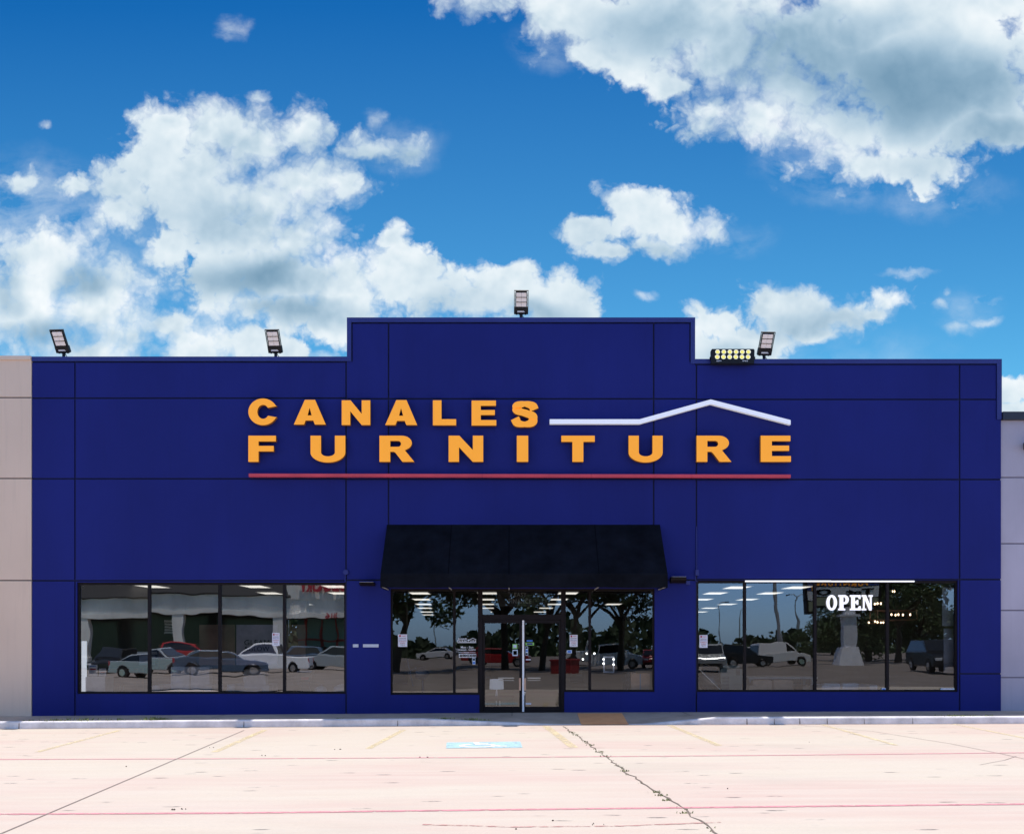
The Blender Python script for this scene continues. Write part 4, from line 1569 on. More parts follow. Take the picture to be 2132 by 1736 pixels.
# hours lettering on the narrow pane left of the doors
ho = empty('hours_lettering', (X(970), GY, Z(1350)), 'white shop name, opening hours and phone number lettering left of the doors', 'window lettering')
text('text_line', 'CANALES', X(962.5), GY, Z(1329.5), X(971) - X(953) , .035, 'white', ho, .03)
text('text_line', 'FURNITURE', X(971.5), GY, Z(1334), X(991) - X(952), .042, 'white', ho, .03, 1.3)
mb = MB('white')
mb.box((X(952), GY - .001, Z(1337.8)), (X(991), GY + .002, Z(1336.3)))
mb.build('underline', ho)
pl2 = [(973, 1331.5), (977, 1331.5), (984, 1328), (991, 1331)]
shape('roof_line', [[(X(x), Z(y - .6)) for x, y in pl2] + [(X(x), Z(y + .6)) for x, y in pl2[::-1]]], .003, 'white', 'white', ho, z_face=GY)
text('text_line', 'Mon - Sun', X(972), GY, Z(1347), X(985) - X(959), .05, 'white', ho, .02)
text('text_line', '10:00AM - 8:00PM', X(971.5), GY, Z(1352.5), X(990) - X(953), .034, 'white', ho, .02)
text('text_line', 'Hours', X(971), GY, Z(1357.5), X(977) - X(965), .03, 'white', ho, .02)
mb = MB('white')
mb.box((X(954), GY, Z(1357.9)), (X(964), GY + .002, Z(1357.3)))
mb.box((X(978), GY, Z(1357.9)), (X(990), GY + .002, Z(1357.3)))
mb.box((X(955), GY, Z(1368.5)), (X(991), GY + .002, Z(1360.5)))
mb.build('rule', ho)
text('phone_number', '4698453038', X(973), GY - .006, Z(1364.5), X(990.5) - X(956), .066, 'ink_k', ho, .03)

fin = empty('finance_sign', (X(1085), .1, Z(1247)), 'dark board reading EASY FINANCE behind the glass above the doors', 'sign')
mb = MB('int_wall')
mb.box((X(1035), .10, Z(1262)), (X(1140), .115, Z(1231)))
mb.build('board', fin)
M['dim_letter'] = mat('dim_grey_letter', (.62, .62, .58), .6)
text('text_line', 'EASY', X(1083.5), .096, Z(1237), X(1096) - X(1071), .085, 'dim_letter', fin, 0, 1.2)
text('text_line', 'FINANCE', X(1083), .096, Z(1251), X(1107) - X(1060), .10, 'dim_letter', fin, 0, 1.2)

for (cx_, zt_, zb_, m1, lab, yy) in ((513 + 8, 1335, 1350, 'ink_k', 'black GLEAM & GLOW lettering on the lilac poster in the left window', .36), (1314, 1269, 1285, 'ink_k', 'dark GLEAM & GLOW lettering high in the window right of the doors', .088)):
    o = empty('window_lettering', P(cx_, zt_, yy), lab, 'window lettering')
    wd = (X(561, yy) - X(509, yy))
    cxx = P(535 if cx_ < 900 else 1320, 0, yy).x
    text('text_line', 'GLEAM', cxx, yy - .012, Z(1337 if cx_ < 900 else 1273, yy), wd, .115, m1, o, -.005)
    text('text_line', '&GLOW', cxx, yy - .012, Z(1350 if cx_ < 900 else 1287, yy), wd, .11, m1, o, -.005)

# door stickers
def sticker(px0, py0, px1, py1, mats, label, rows=1):
    mb = MB(*mats)
    x0_, x1_, z0_, z1_ = X(px0), X(px1), Z(py1), Z(py0)
    mb.box((x0_, .068, z0_), (x1_, .0705, z1_), 0)
    n_ = rows
    for i in range(n_):
        a = z0_ + (z1_ - z0_) * (i + .18) / n_
        b = z0_ + (z1_ - z0_) * (i + .82) / n_
        mb.box((x0_ + (x1_ - x0_) * .16, .066, a), (x1_ - (x1_ - x0_) * .16, .0678, b), 1 + (i % (len(mats) - 1)))
    return tag(mb.build('sticker'), label, 'sticker', 'stickers on the entrance glass')


M['st_green'] = mat('green_sticker', (.25, .55, .12), .5)
M['st_blue'] = mat('blue_sticker', (.05, .18, .60), .5)
M['st_pale'] = mat('pale_sticker', (.55, .66, .78), .5)
sticker(1067, 1340, 1077, 1350, ('st_green', 'st_pale'), 'green edged sticker on the left door beside the handle side')
sticker(1067, 1352, 1078, 1365, ('st_pale', 'ink_k'), 'pale sticker with black middle under the green edged sticker')
sticker(1093.5, 1331, 1112, 1336, ('ink_k', 'st_blue'), 'dark blue card sticker high on the right door')
sticker(1094, 1337, 1112, 1343, ('st_green', 'ink_b'), 'green underlined card sticker on the right door')
sticker(1094, 1345, 1099.5, 1364, ('st_pale', 'ink_k', 'st_blue'), 'tall blue and grey card logo sticker on the right door', 3)
sticker(1095, 1371.5, 1105, 1374, ('paper', 'st_pale'), 'thin white strip sticker on the right door')
sticker(1094, 1463, 1106, 1466.5, ('paper', 'st_pale'), 'white strip sticker low on the right door')
sticker(983.5, 1369, 989.5, 1383, ('st_pale', 'st_blue', 'ink_k'), 'pale blue sticker below the phone number', 2)
sticker(1180.5, 1353, 1191, 1359.5, ('st_pale', 'st_blue'), 'blue sticker under the notice right of the doors')
sticker(1838, 1432, 1847, 1440, ('st_pale', 'st_blue'), 'round edged blue sticker at the foot of the third pane of the OPEN sign window')
sticker(1961, 1432.5, 1990, 1437, ('st_pale', 'paper'), 'long pale sticker at the bottom right of the OPEN sign window')

# ------------------------------------------------------------------ things standing inside the windows
def flat(name, px0, py0, px1, py1, y, m_, label, cat, th=.02, group=None, frame=None):
    mb = MB(m_, frame or m_)
    x0_, x1_, z0_, z1_ = X(px0, y), X(px1, y), Z(py1, y), Z(py0, y)
    mb.box((x0_, y, z0_), (x1_, y + th, z1_))
    return tag(mb.build(name), label, cat, group)


flat('poster', 415, 1300, 489, 1384, .42, 'poster2', 'brown and grey fabric print hanging in the second pane of the left window', 'poster')
flat('poster', 492, 1300, 577, 1384, .40, 'poster1', 'lilac fabric print behind the GLEAM & GLOW letters in the left window', 'poster')
flat('poster', 593, 1300, 636, 1368, .42, 'poster2', 'brown print hanging in the last pane of the left window', 'poster')
flat('display_board', 165, 1334, 177, 1444, .4, 'glowing_board', 'tall narrow white display board at the left edge of the left window', 'board', .1)
b1 = flat('brochure', 184, 1383, 203, 1407, .36, 'paper', 'larger white brochure standing on the counter in the left window', 'brochure', .01, 'brochures on the counter')
mb = MB('st_blue', 'ink_r')
mb.box((X(188, .36), .352, Z(1391, .36)), (X(200, .36), .357, Z(1394, .36)), 1)
mb.box((X(187, .36), .352, Z(1387, .36)), (X(200, .36), .357, Z(1385, .36)), 0)
mb.build('print', b1)
b1 = flat('brochure', 206, 1391, 221, 1407, .37, 'paper', 'smaller white brochure to the right on the counter', 'brochure', .01, 'brochures on the counter')
mb = MB('ink_r')
mb.box((X(210, .37), .362, Z(1400, .37)), (X(218, .37), .367, Z(1398, .37)))
mb.build('print', b1)
mb = MB('cushion')
mb.box((X(180, .5), .42, .16), (X(222, .5), .9, Z(1408, .5)), bev=.01)
tag(mb.build('counter'), 'pale lilac counter at the left end of the left window', 'counter')


def sofa(x0_, x1_, y, m_, label, h=.82, n_=2):
    o = empty('sofa', ((x0_ + x1_) / 2, y, .15), label, 'sofa', 'upholstered seats inside the windows')
    f_ = .15
    mb = MB(m_)
    mb.box((x0_ + .02, y + .1, f_ + .06), (x1_ - .02, y + .95, f_ + .32), bev=.03)
    mb.build('base', o)
    mb = MB(m_)
    for s_ in (x0_, x1_ - .2):
        mb.box((s_, y + .05, f_ + .05), (s_ + .2, y + .95, f_ + .6), bev=.06)
    mb.build('armrest', o)
    w = (x1_ - x0_ - .44) / n_
    for i in range(n_):
        mb = MB(m_)
        mb.box((x0_ + .22 + w * i + .01, y + .0, f_ + .33), (x0_ + .22 + w * (i + 1) - .01, y + .7, f_ + .47), bev=.05)
        mb.build('seat_cushion', o)
        mb = MB(m_)
        mb.box((x0_ + .22 + w * i + .01, y + .62, f_ + .42), (x0_ + .22 + w * (i + 1) - .01, y + .88, f_ + h), bev=.08)
        mb.build('back_cushion', o)
    mb = MB('wood')
    for sx in (x0_ + .08, x1_ - .14):
        for sy in (y + .12, y + .85):
            mb.box((sx, sy, f_), (sx + .06, sy + .06, f_ + .07))
    mb.build('leg', o)
    return o


sofa(X(314, .6), X(440, .6), .6, 'cushion', 'pale grey sofa in the second pane of the left window', 1.02)
sofa(X(470, .9), X(560, .9), .9, 'cushion', 'pale grey armchair in the third pane of the left window', .95, 1)
sofa(X(1560, .5), X(1690, .5), .5, 'cardboard', 'tan sofa low in the second pane of the OPEN sign window', .7)
sofa(X(1712, .6), X(1830, .6), .6, 'cushion', 'grey sofa low in the third pane of the OPEN sign window', .62)

# low pouffes / pillows
for (px, r, y, m_, lab) in ((668, .14, .5, 'cushion', 'small pale round pillow low in the last pane of the left window'), (712, .2, .6, 'cushion', 'larger pale round pillow at the right end of the left window')):
    bm = bmesh.new()
    bmesh.ops.create_icosphere(bm, subdivisions=3, radius=r)
    for v in bm.verts:
        v.co.z *= .72
        k = 1 + .05 * math.sin(v.co.x * 30 / r * .14) * math.cos(v.co.y * 25 / r * .14)
        v.co *= k
    mb = MB(m_)
    mb.from_bm(bm, 0, Matrix.Translation((X(px, y), y, Z(1436, y))), True)
    o = tag(mb.build('pillow'), lab, 'pillow', 'pale pillows low in the left window')

# hanging grey shade
mb = MB('poster3', 'white')
mb.box((X(290, 1.2), 1.2, Z(1384, 1.2)), (X(314, 1.2), 1.5, Z(1363, 1.2)), 0, bev=.01)
mb.box((X(287, 1.2), 1.15, Z(1362, 1.2)), (X(316, 1.2), 1.55, Z(1356, 1.2)), 1, bev=.01)
tag(mb.build('hanging_lamp'), 'grey box lamp with white top hanging at the first mullion of the left window', 'lamp')
# dark sideboard and hutch silhouettes in the left window
def cabinet(x0_, x1_, y, z1_, m_, label, nd=2, leg=.08):
    o = empty('cabinet', ((x0_ + x1_) / 2, y, .15), label, 'cabinet', 'cabinets inside the shop')
    mb = MB(m_)
    mb.box((x0_, y, .15 + leg), (x1_, y + .45, z1_), bev=.008)
    mb.build('carcass', o)
    w = (x1_ - x0_) / nd
    for i in range(nd):
        mb = MB(m_)
        mb.box((x0_ + w * i + .015, y - .02, .15 + leg + .03), (x0_ + w * (i + 1) - .015, y - .001, z1_ - .03), bev=.004)
        d_ = mb.build('door', o)
        mb = MB('chrome')
        mb.box((x0_ + w * i + (w - .05 if i % 2 == 0 else .035), y - .04, (z1_ + .15) / 2 - .06), (x0_ + w * i + (w - .035 if i % 2 == 0 else .05), y - .021, (z1_ + .15) / 2 + .06))
        mb.build('handle', d_)
    mb = MB(m_)
    for sx in (x0_ + .02, x1_ - .07):
        for sy in (y + .03, y + .38):
            mb.box((sx, sy, .15), (sx + .05, sy + .05, .15 + leg))
    mb.build('leg', o)
    return o


cabinet(X(225, 2), X(285, 2), 2, 1.1, 'wood', 'low wooden cabinet deep inside the left window')
cabinet(X(330, 3), X(410, 3), 3, 1.7, 'wood', 'tall wooden cabinet behind the grey sofa')
cabinet(X(1400, 3), X(1445, 3), 3, 1.2, 'wood', 'wooden cabinet inside between entrance and right window')

# black bar table on a metal stand at the right of the left window
st = empty('mailbox_stand', (X(637, .8), .8, .15), 'black box with pale lid on a post inside the left window', 'stand')
mb = MB('black')
mb.box((X(629, .8), .75, .16), (X(645, .8), .85, Z(1412, .8)))
mb.build('post', st)
mb = MB('black', 'ink_r')
mb.box((X(626, .8), .65, Z(1418, .8)), (X(649, .8), .95, Z(1400, .8)), 0, bev=.01)
mb.box((X(630, .8), .645, Z(1414, .8)), (X(645, .8), .652, Z(1409, .8)), 1)
mb.build('box', st)
mb = MB('grey_plate')
mb.box((X(622, .8), .6, Z(1399, .8)), (X(652, .8), 1.0, Z(1395, .8)), bev=.01)
mb.build('lid', st)

# table lamp behind the left door
lp = empty('table_lamp', (X(1034, 1.0), 1.0, Z(1445, 1.0)), 'lit white drum shade table lamp standing behind the left door', 'lamp')
mb = MB('shade_white')
mb.tube([(X(1034, 1), 1, Z(1434, 1)), (X(1034, 1), 1, Z(1413.5, 1))], [.172, .160], 28, cap=False)
mb.build('lamp_shade', lp)
mb = MB('white')
mb.tube([(X(1034, 1), 1, Z(1448, 1)), (X(1034, 1), 1, Z(1440, 1)), (X(1034, 1), 1, Z(1434, 1))], [.035, .022, .008], 12)
mb.build('lamp_base', lp)
cabinet(X(1005, 1.3), X(1070, 1.3), 1.3 - .35, Z(1449, 1.0), 'int_wall', 'low dark cabinet carrying the white table lamp', 2)

# cardboard box right of the entrance
bx = empty('cardboard_box', (X(1334, .5), .5, .15), 'tall brown cardboard box at the foot of the window right of the entrance', 'box')
mb = MB('cardboard')
mb.box((X(1313, .5), .45, .16), (X(1352, .5), .95, Z(1401, .5)), bev=.006)
mb.build('carton', bx)
mb = MB('poster3')
mb.box((X(1331, .5), .446, .17), (X(1334, .5), .45, Z(1402, .5)))
mb.build('tape', bx)
mb = MB('black')
mb.box((X(1302, .5), .5, .16), (X(1312, .5), 1.0, Z(1400, .5)), bev=.006)
tag(mb.build('suitcase'), 'black upright case beside the brown cardboard box', 'case')
# mirror-bulb vanity
van = empty('vanity_mirror', (X(1264, 1.2), 1.2, 1.0), 'lit vanity mirror with round bulbs in the window right of the entrance', 'mirror')
mb = MB('grey_plate', 'shade_glass')
mb.box((X(1256, 1.2), 1.2, Z(1400, 1.2)), (X(1279, 1.2), 1.24, Z(1366, 1.2)), 0)
mb.box((X(1259, 1.2), 1.192, Z(1397, 1.2)), (X(1276, 1.2), 1.199, Z(1369, 1.2)), 1)
mb.build('frame', van)
mb = MB('bulb_w')
M['bulb_w'] = mat('white_bulb', (1, 1, 1), .3, emit=(1, .98, .95), estr=3)
for (px, py) in ((1257, 1372), (1278, 1372), (1257, 1381), (1278, 1383), (1222, 1360), (1238, 1360), (1214, 1372)):
    mb.tube([(X(px, 1.1), 1.18, Z(py, 1.1)), (X(px, 1.1), 1.14, Z(py, 1.1))], .022, 10)
mb.build('bulb', van)
# upright scooter in the window left of the doors
sc = empty('mobility_scooter', (X(862, .7), .7, .15), 'dark blue scooter standing behind the glass left of the entrance', 'scooter')
M['scooter'] = mat('dark_blue_plastic', (.02, .035, .07), .3)
mb = MB('scooter')
mb.tube([(X(848, .7), .7, Z(1372, .7)), (X(860, .7), .7, Z(1428, .7))], .02, 8)
mb.tube([(X(850, .7), .7, Z(1400, .7)), (X(868, .7), .7, Z(1388, .7))], .015, 8)
mb.tube([(X(844, .7), .62, Z(1372, .7)), (X(852, .7), .8, Z(1370, .7))], .015, 8)
mb.build('handlebar', sc)
mb = MB('scooter')
mb.tube([(X(866, .7), .7, Z(1400, .7)), (X(880, .7), .7, Z(1402, .7)), (X(893, .7), .7, Z(1400, .7))], [.12, .16, .05], 14)
mb.build('seat', sc)
for px in (857, 882):
    mb = MB('black')
    mb.tube([(X(px, .7), .62, .15 + .13), (X(px, .7), .72, .15 + .13)], .13, 18)
    mb.build('wheel', sc)
mb = MB('scooter')
mb.box((X(852, .7), .6, .26), (X(888, .7), .8, .34), bev=.02)
mb.tube([(X(880, .7), .7, .3), (X(880, .7), .7, Z(1404, .7))], .03, 8)
mb.build('deck', sc)

# evaporative cooler in the right window
hc = empty('air_cooler', (X(1520, .5), .5, .15), 'grey green louvred air cooler in the outer pane of the OPEN sign window', 'air cooler')
mb = MB('heater')
mb.box((X(1500, .5), .5, .16), (X(1546, .5), .95, Z(1392, .5)), bev=.03)
mb.build('housing', hc)
mb = MB('black')
for k in range(9):
    mb.box((X(1503, .5), .492, Z(1433 - k * 3, .5)), (X(1518, .5), .499, Z(1432 - k * 3, .5)))
for k in range(7):
    mb.box((X(1532, .5), .492, Z(1405 - k * 1.8, .5)), (X(1541, .5), .499, Z(1404.2 - k * 1.8, .5)))
mb.build('louvre', hc)
mb = MB('heater')
mb.box((X(1506, .5), .55, Z(1392, .5)), (X(1543, .5), .9, Z(1385, .5)), bev=.02)
mb.build('top', hc)
# black recliner with chrome bar
ch = empty('massage_chair', (X(1478, .5), .5, .15), 'glossy black reclining chair with a chrome bar at the left of the OPEN sign window', 'chair')
M['gloss_black'] = mat('glossy_black', (.012, .016, .024), .15)
mb = MB('gloss_black')
mb.tube([(X(1462, .6), .6, Z(1400, .6)), (X(1475, .6), .6, Z(1415, .6)), (X(1492, .6), .7, Z(1436, .6))], [.14, .26, .22], 16)
mb.build('shell', ch)
mb = MB('gloss_black')
mb.tube([(X(1462, .6), .75, Z(1388, .6)), (X(1497, .6), .85, Z(1400, .6))], .1, 12)
mb.build('backrest', ch)
mb = MB('chrome')
mb.tube([(X(1457, .35), .35, Z(1394, .35)), (X(1502, .35), .35, Z(1438, .35))], .012, 8)
mb.build('bar', ch)

# chandeliers with a wooden frame
def bulbs(parent, pts, y):
    for (px, py) in pts:
        mb = MB('bulb')
        c = P(px, py, y)
        bm = bmesh.new()
        bmesh.ops.create_icosphere(bm, subdivisions=2, radius=.021)
        for v in bm.verts: v.co.z *= 1.5
        mb.from_bm(bm, 0, Matrix.Translation(c), True)
        mb.build('bulb', parent)


chd = empty('chandelier', P(1865, 1262, 2.2), 'rectangular wooden frame chandelier lit with small bulbs in the right window', 'chandelier', 'lit chandeliers in the right window')
mb = MB('wood')
a, b, c, d = X(1826, 2.2), X(1911, 2.2), Z(1291, 2.2), Z(1269, 2.2)
t = .03
for y in (2.2, 2.7):
    mb.box((a, y, d - t), (b, y + t, d)); mb.box((a, y, c), (b, y + t, c + t))
    mb.box((a, y, c + t), (a + t, y + t, d - t)); mb.box((b - t, y, c + t), (b, y + t, d - t))
for x in (a, b - t):
    mb.box((x, 2.2 + t, d - t), (x + t, 2.7, d)); mb.box((x, 2.2 + t, c), (x + t, 2.7, c + t))
mb.build('frame', chd)
mb = MB('black')
mb.tube([((a + b) / 2, 2.45, d), ((a + b) / 2, 2.45, CEIL)], .01, 6)
mb.build('chain', chd)
bulbs(chd, ((1856, 1279), (1864.5, 1280), (1870.5, 1279), (1880, 1279.5), (1895, 1279)), 2.4)
chd = empty('chandelier', P(1830, 1255, 2.0), 'small chandelier of three candle bulbs beside the OPEN letters', 'chandelier', 'lit chandeliers in the right window')
mb = MB('black')
mb.tube([P(1821.5, 1259, 2), P(1827, 1263, 2), P(1834, 1259, 2)], .01, 6)
mb.tube([P(1827, 1263, 2), (P(1827, 0, 2).x, 2, CEIL)], .008, 6)
mb.build('arm', chd)
bulbs(chd, ((1821.5, 1257), (1827, 1256), (1834, 1256)), 2)
chd = empty('chandelier', P(1830, 1295, 2.6), 'low warm chandelier glowing behind the last mullion of the right window', 'chandelier', 'lit chandeliers in the right window')
mb = MB('wood')
mb.tube([P(1806, 1298, 2.6), P(1840, 1298, 2.6)], .02, 6)
mb.tube([P(1822, 1298, 2.6), (P(1822, 0, 2.6).x, 2.6, CEIL)], .008, 6)
mb.build('arm', chd)
bulbs(chd, ((1809, 1296), (1822, 1293), (1827, 1295), (1834, 1296), (1839, 1296)), 2.6)
chd = empty('chandelier', P(1860, 1231, 3.0), 'high far chandelier with two small bulbs near the ceiling', 'chandelier', 'lit chandeliers in the right window')
mb = MB('black')
mb.tube([P(1857, 1233, 3), P(1864, 1233, 3)], .01, 6)
mb.tube([P(1860, 1233, 3), (P(1860, 0, 3).x, 3, CEIL)], .008, 6)
mb.build('arm', chd)
bulbs(chd, ((1859, 1231), (1862, 1231)), 3)
flat('poster', 1962, 1222, 1991, 1303, .4, 'poster3', 'upper grey blue print hanging at the right edge of the right window', 'poster')
flat('poster', 1965, 1308, 1991, 1400, .4, 'poster3', 'lower grey print hanging at the right edge of the right window', 'poster')
M['diningwhite'] = mv('white_table_top', (.35, .34, .33), .5)
tb = empty('dining_table', (X(1620, 1.6), 1.6, .15), 'pale table standing behind the tan sofa in the right window', 'table')
mb = MB('diningwhite')
mb.box((X(1555, 1.6), 1.5, .86), (X(1700, 1.6), 2.4, .91), bev=.01)
mb.build('table_top', tb)
for (px, y) in ((1562, 1.55), (1692, 1.55), (1562, 2.3), (1692, 2.3)):
    mb = MB('diningwhite')
    mb.box((X(px, 1.6) - .04, y, .15), (X(px, 1.6) + .04, y + .08, .86))
    mb.build('leg', tb)

# ------------------------------------------------------------------ what stands behind the camera and shows in the glass
def RP(px, s):
    """position from reflected size: s = pixels per metre"""
    d = F / s
    return (px - 1066) / s, -(d - D)


def loft_car(name, x, y, ang, L_, W_, prof_body, prof_cabin, paint, label, wheels, cat='car', hcab=None, win_z=(0.0, 1.0), clad=None):
    e = empty(name, (x, y, gz(x)), label, cat, 'vehicles parked across the lot', (0, 0, ang))
    I = Matrix()
    # body: side profile swept across the width with a narrower shoulder
    def sweep(profile, w_lo, w_hi, zlo, zhi, mi, mb, inset=.0):
        n_ = len(profile)
        def hw(z): return w_lo + (w_hi - w_lo) * max(0, min(1, (z - zlo) / max(zhi - zlo, .01)))
        L1 = [Vector((px_, -hw(pz), pz)) for px_, pz in profile]
        R1 = [Vector((px_, hw(pz), pz)) for px_, pz in profile]
        mb.add(L1, [tuple(range(n_))], mi)
        mb.add(R1, [tuple(reversed(range(n_)))], mi)
        for i in range(n_):
            j = (i + 1) % n_
            mb.add([L1[i], R1[i], R1[j], L1[j]], [(0, 1, 2, 3)], mi)
    mb = MB(paint)
    sweep(prof_body, W_ / 2, W_ / 2 * .97, .3, 1.0, 0, mb)
    body = mb.build('body', e, recalc=True, bevel=.04)
    body.matrix_parent_inverse = I
    if prof_cabin:
        zs_ = [p[1] for p in prof_cabin]
        z0_, z1_ = min(zs_), max(zs_)
        mb = MB(paint)
        sweep(prof_cabin, W_ / 2 * .95, W_ / 2 * .78, z0_, z1_, 0, mb)
        o = mb.build('cabin', e, recalc=True, bevel=.03)
        o.matrix_parent_inverse = I
        # side glass, windscreen and rear glass a few millimetres proud
        cx_ = sum(p[0] for p in prof_cabin) / len(prof_cabin)
        cz_ = (z0_ + z1_) / 2 + .02
        for s_ in (-1, 1):
            pts = []
            for (px_, pz) in prof_cabin:
                qx, qz = cx_ + (px_ - cx_) * .86, cz_ + (pz - cz_) * .72
                if cat == 'van':
                    qx = max(qx, .15)
                hw = W_ / 2 * (.95 - .17 * (qz - z0_) / (z1_ - z0_)) + .012
                pts.append((qx, s_ * hw, qz))
            mb = MB('glass_car')
            mb.quad(pts)
            mb.build('side_window', e).matrix_parent_inverse = I
        p0, p1 = prof_cabin[0], prof_cabin[1]
        q0, q1 = prof_cabin[-1], prof_cabin[-2]
        for (a, b, sg) in ((p0, p1, -1), (q0, q1, 1)):
            mb = MB('glass_car')
            A_ = Vector((a[0], 0, a[1])).lerp(Vector((b[0], 0, b[1])), .12)
            B_ = Vector((a[0], 0, a[1])).lerp(Vector((b[0], 0, b[1])), .85)
            off = Vector((sg * .03, 0, .015))
            mb.quad([A_ + off + Vector((0, -W_ * .42, 0)), A_ + off + Vector((0, W_ * .42, 0)), B_ + off + Vector((0, W_ * .37, 0)), B_ + off + Vector((0, -W_ * .37, 0))])
            mb.build('windscreen' if sg > 0 else 'rear_window', e).matrix_parent_inverse = I
    for wx_ in wheels:
        for s_ in (-1, 1):
            mb = MB('black')
            mb.tube([(wx_, s_ * (W_ / 2 - .24), .34), (wx_, s_ * (W_ / 2 + .01), .34)], .34, 20)
            w_o = mb.build('wheel', e)
            w_o.matrix_parent_inverse = I
            mb = MB('chrome')
            mb.tube([(wx_, s_ * (W_ / 2 + .012), .34), (wx_, s_ * (W_ / 2 + .02), .34)], .20, 14)
            mb.build('rim', w_o).matrix_parent_inverse = I
    xf = max(p[0] for p in prof_body)
    xr = min(p[0] for p in prof_body)
    for s_ in (-1, 1):
        mb = MB('white')
        mb.box((xf - .12, s_ * W_ * .36 - .16, .68), (xf + .012, s_ * W_ * .36 + .16, .82), bev=.02)
        mb.build('headlight', e).matrix_parent_inverse = I
        mb = MB('ink_r')
        mb.box((xr - .012, s_ * W_ * .44 - .09, .72), (xr + .1, s_ * W_ * .44 + .09, .98), bev=.02)
        mb.build('tail_light', e).matrix_parent_inverse = I
    mb = MB('black')
    mb.box((xf - .05, -W_ * .4, .36), (xf + .03, W_ * .4, .52), bev=.02)
    mb.box((xr - .03, -W_ * .4, .36), (xr + .05, W_ * .4, .52), bev=.02)
    mb.build('bumper', e).matrix_parent_inverse = I
    return e


M['car_white'] = mat('white_car_paint', (.88, .88, .90), .25)
M['car_black'] = mat('black_car_paint', (.012, .013, .016), .2)
M['car_silver'] = mat('silver_car_paint', (.42, .45, .46), .25, .3)
M['car_blue'] = mat('slate_blue_car_paint', (.10, .15, .22), .2, .3)
M['car_red'] = mat('red_car_paint', (.42, .02, .025), .25)
arch = lambda c, r=.40: [(c - r, .30), (c - r * .9, .52), (c - r * .5, .68), (c, .74), (c + r * .5, .68), (c + r * .9, .52), (c + r, .30)]


def body_prof(xr, xf, wr, wf, zr, zf, zh):
    return [(xr, .34), (xr, zr)] + [(wr - .2, zr + .03), (wf - .6, zh)] + [(xf - .12, zf), (xf, zf - .15), (xf, .34)] + arch(wf)[::-1] + arch(wr)[::-1]


SUV_B = body_prof(-2.35, 2.4, -1.45, 1.5, 1.05, .92, 1.08)
SUV_C = [(-2.3, 1.04), (-2.05, 1.72), (.25, 1.78), (1.15, 1.07)]
PICK_B = body_prof(-2.9, 2.8, -1.75, 1.85, 1.05, 1.02, 1.14)
PICK_C = [(-.75, 1.08), (-.60, 1.82), (.75, 1.85), (1.55, 1.12)]
VAN_B = body_prof(-2.4, 2.3, -1.5, 1.5, 1.1, .85, 1.12)
VAN_C = [(-2.38, 1.08), (-2.3, 1.92), (.35, 1.94), (1.35, 1.10)]
SED_B = body_prof(-2.35, 2.35, -1.4, 1.45, .98, .85, .96)
SED_C = [(-1.75, .94), (-1.0, 1.42), (.25, 1.45), (1.1, .96)]

def car_at(px, s, ang, kind, paint, label, cat='car', name='parked_car'):
    x, y = RP(px, s)
    B_, C_, W_, wh = {'suv': (SUV_B, SUV_C, 1.9, (-1.45, 1.5)), 'pick': (PICK_B, PICK_C, 2.0, (-1.75, 1.85)), 'van': (VAN_B, VAN_C, 1.8, (-1.5, 1.5)), 'sed': (SED_B, SED_C, 1.8, (-1.4, 1.45))}[kind]
    return loft_car(name, x, y, math.radians(ang), 4.8, W_, B_, C_, M[paint], label, wh, cat)


car_at(1638, 24.5, -12, 'van', 'car_white', 'white cargo van mirrored in the second pane of the OPEN sign window', 'van', 'parked_van')
car_at(1565, 18, 160, 'pick', 'car_white', 'white pickup mirrored behind the cargo van', 'pickup truck', 'parked_pickup')
car_at(1560, 26, 8, 'suv', 'car_black', 'black car mirrored beside the white notice of the right window')
car_at(1478, 31, 100, 'suv', 'car_silver', 'silver car mirrored at the left edge of the right window')
car_at(1250, 27, 10, 'pick', 'car_white', 'white pickup mirrored in the wide pane right of the entrance', 'pickup truck', 'parked_pickup')
car_at(1345, 27, 95, 'sed', 'car_red', 'red car mirrored at the right end of the entrance windows')
car_at(930, 17, -170, 'sed', 'car_white', 'white car mirrored below the branches left of the entrance')
car_at(1040, 27, 5, 'sed', 'car_red', 'red car mirrored in the left door')
car_at(540, 33, 175, 'pick', 'car_white', 'white pickup mirrored below the GLEAM & GLOW lettering', 'pickup truck', 'parked_pickup')
car_at(690, 30, 185, 'suv', 'car_silver', 'silver estate car mirrored in the last pane of the left window')
car_at(650, 24, 10, 'suv', 'car_black', 'black car mirrored behind the silver estate car')
car_at(450, 38, -20, 'sed', 'car_blue', 'slate blue car mirrored low in the second pane of the left window')
car_at(1960, 38, 95, 'suv', 'car_black', 'dark car mirrored at the right end of the right window')
car_at(250, 30, 90, 'suv', 'car_black', 'black car mirrored in the first pane of the left window')

car_at(330, 36, 12, 'sed', 'car_silver', 'silver saloon mirrored between the black car and the slate blue car')
car_at(600, 27, 170, 'suv', 'car_blue', 'blue car mirrored behind the white pickup of the left window')
car_at(395, 27, -10, 'suv', 'car_red', 'dark red car mirrored behind the slate blue car')

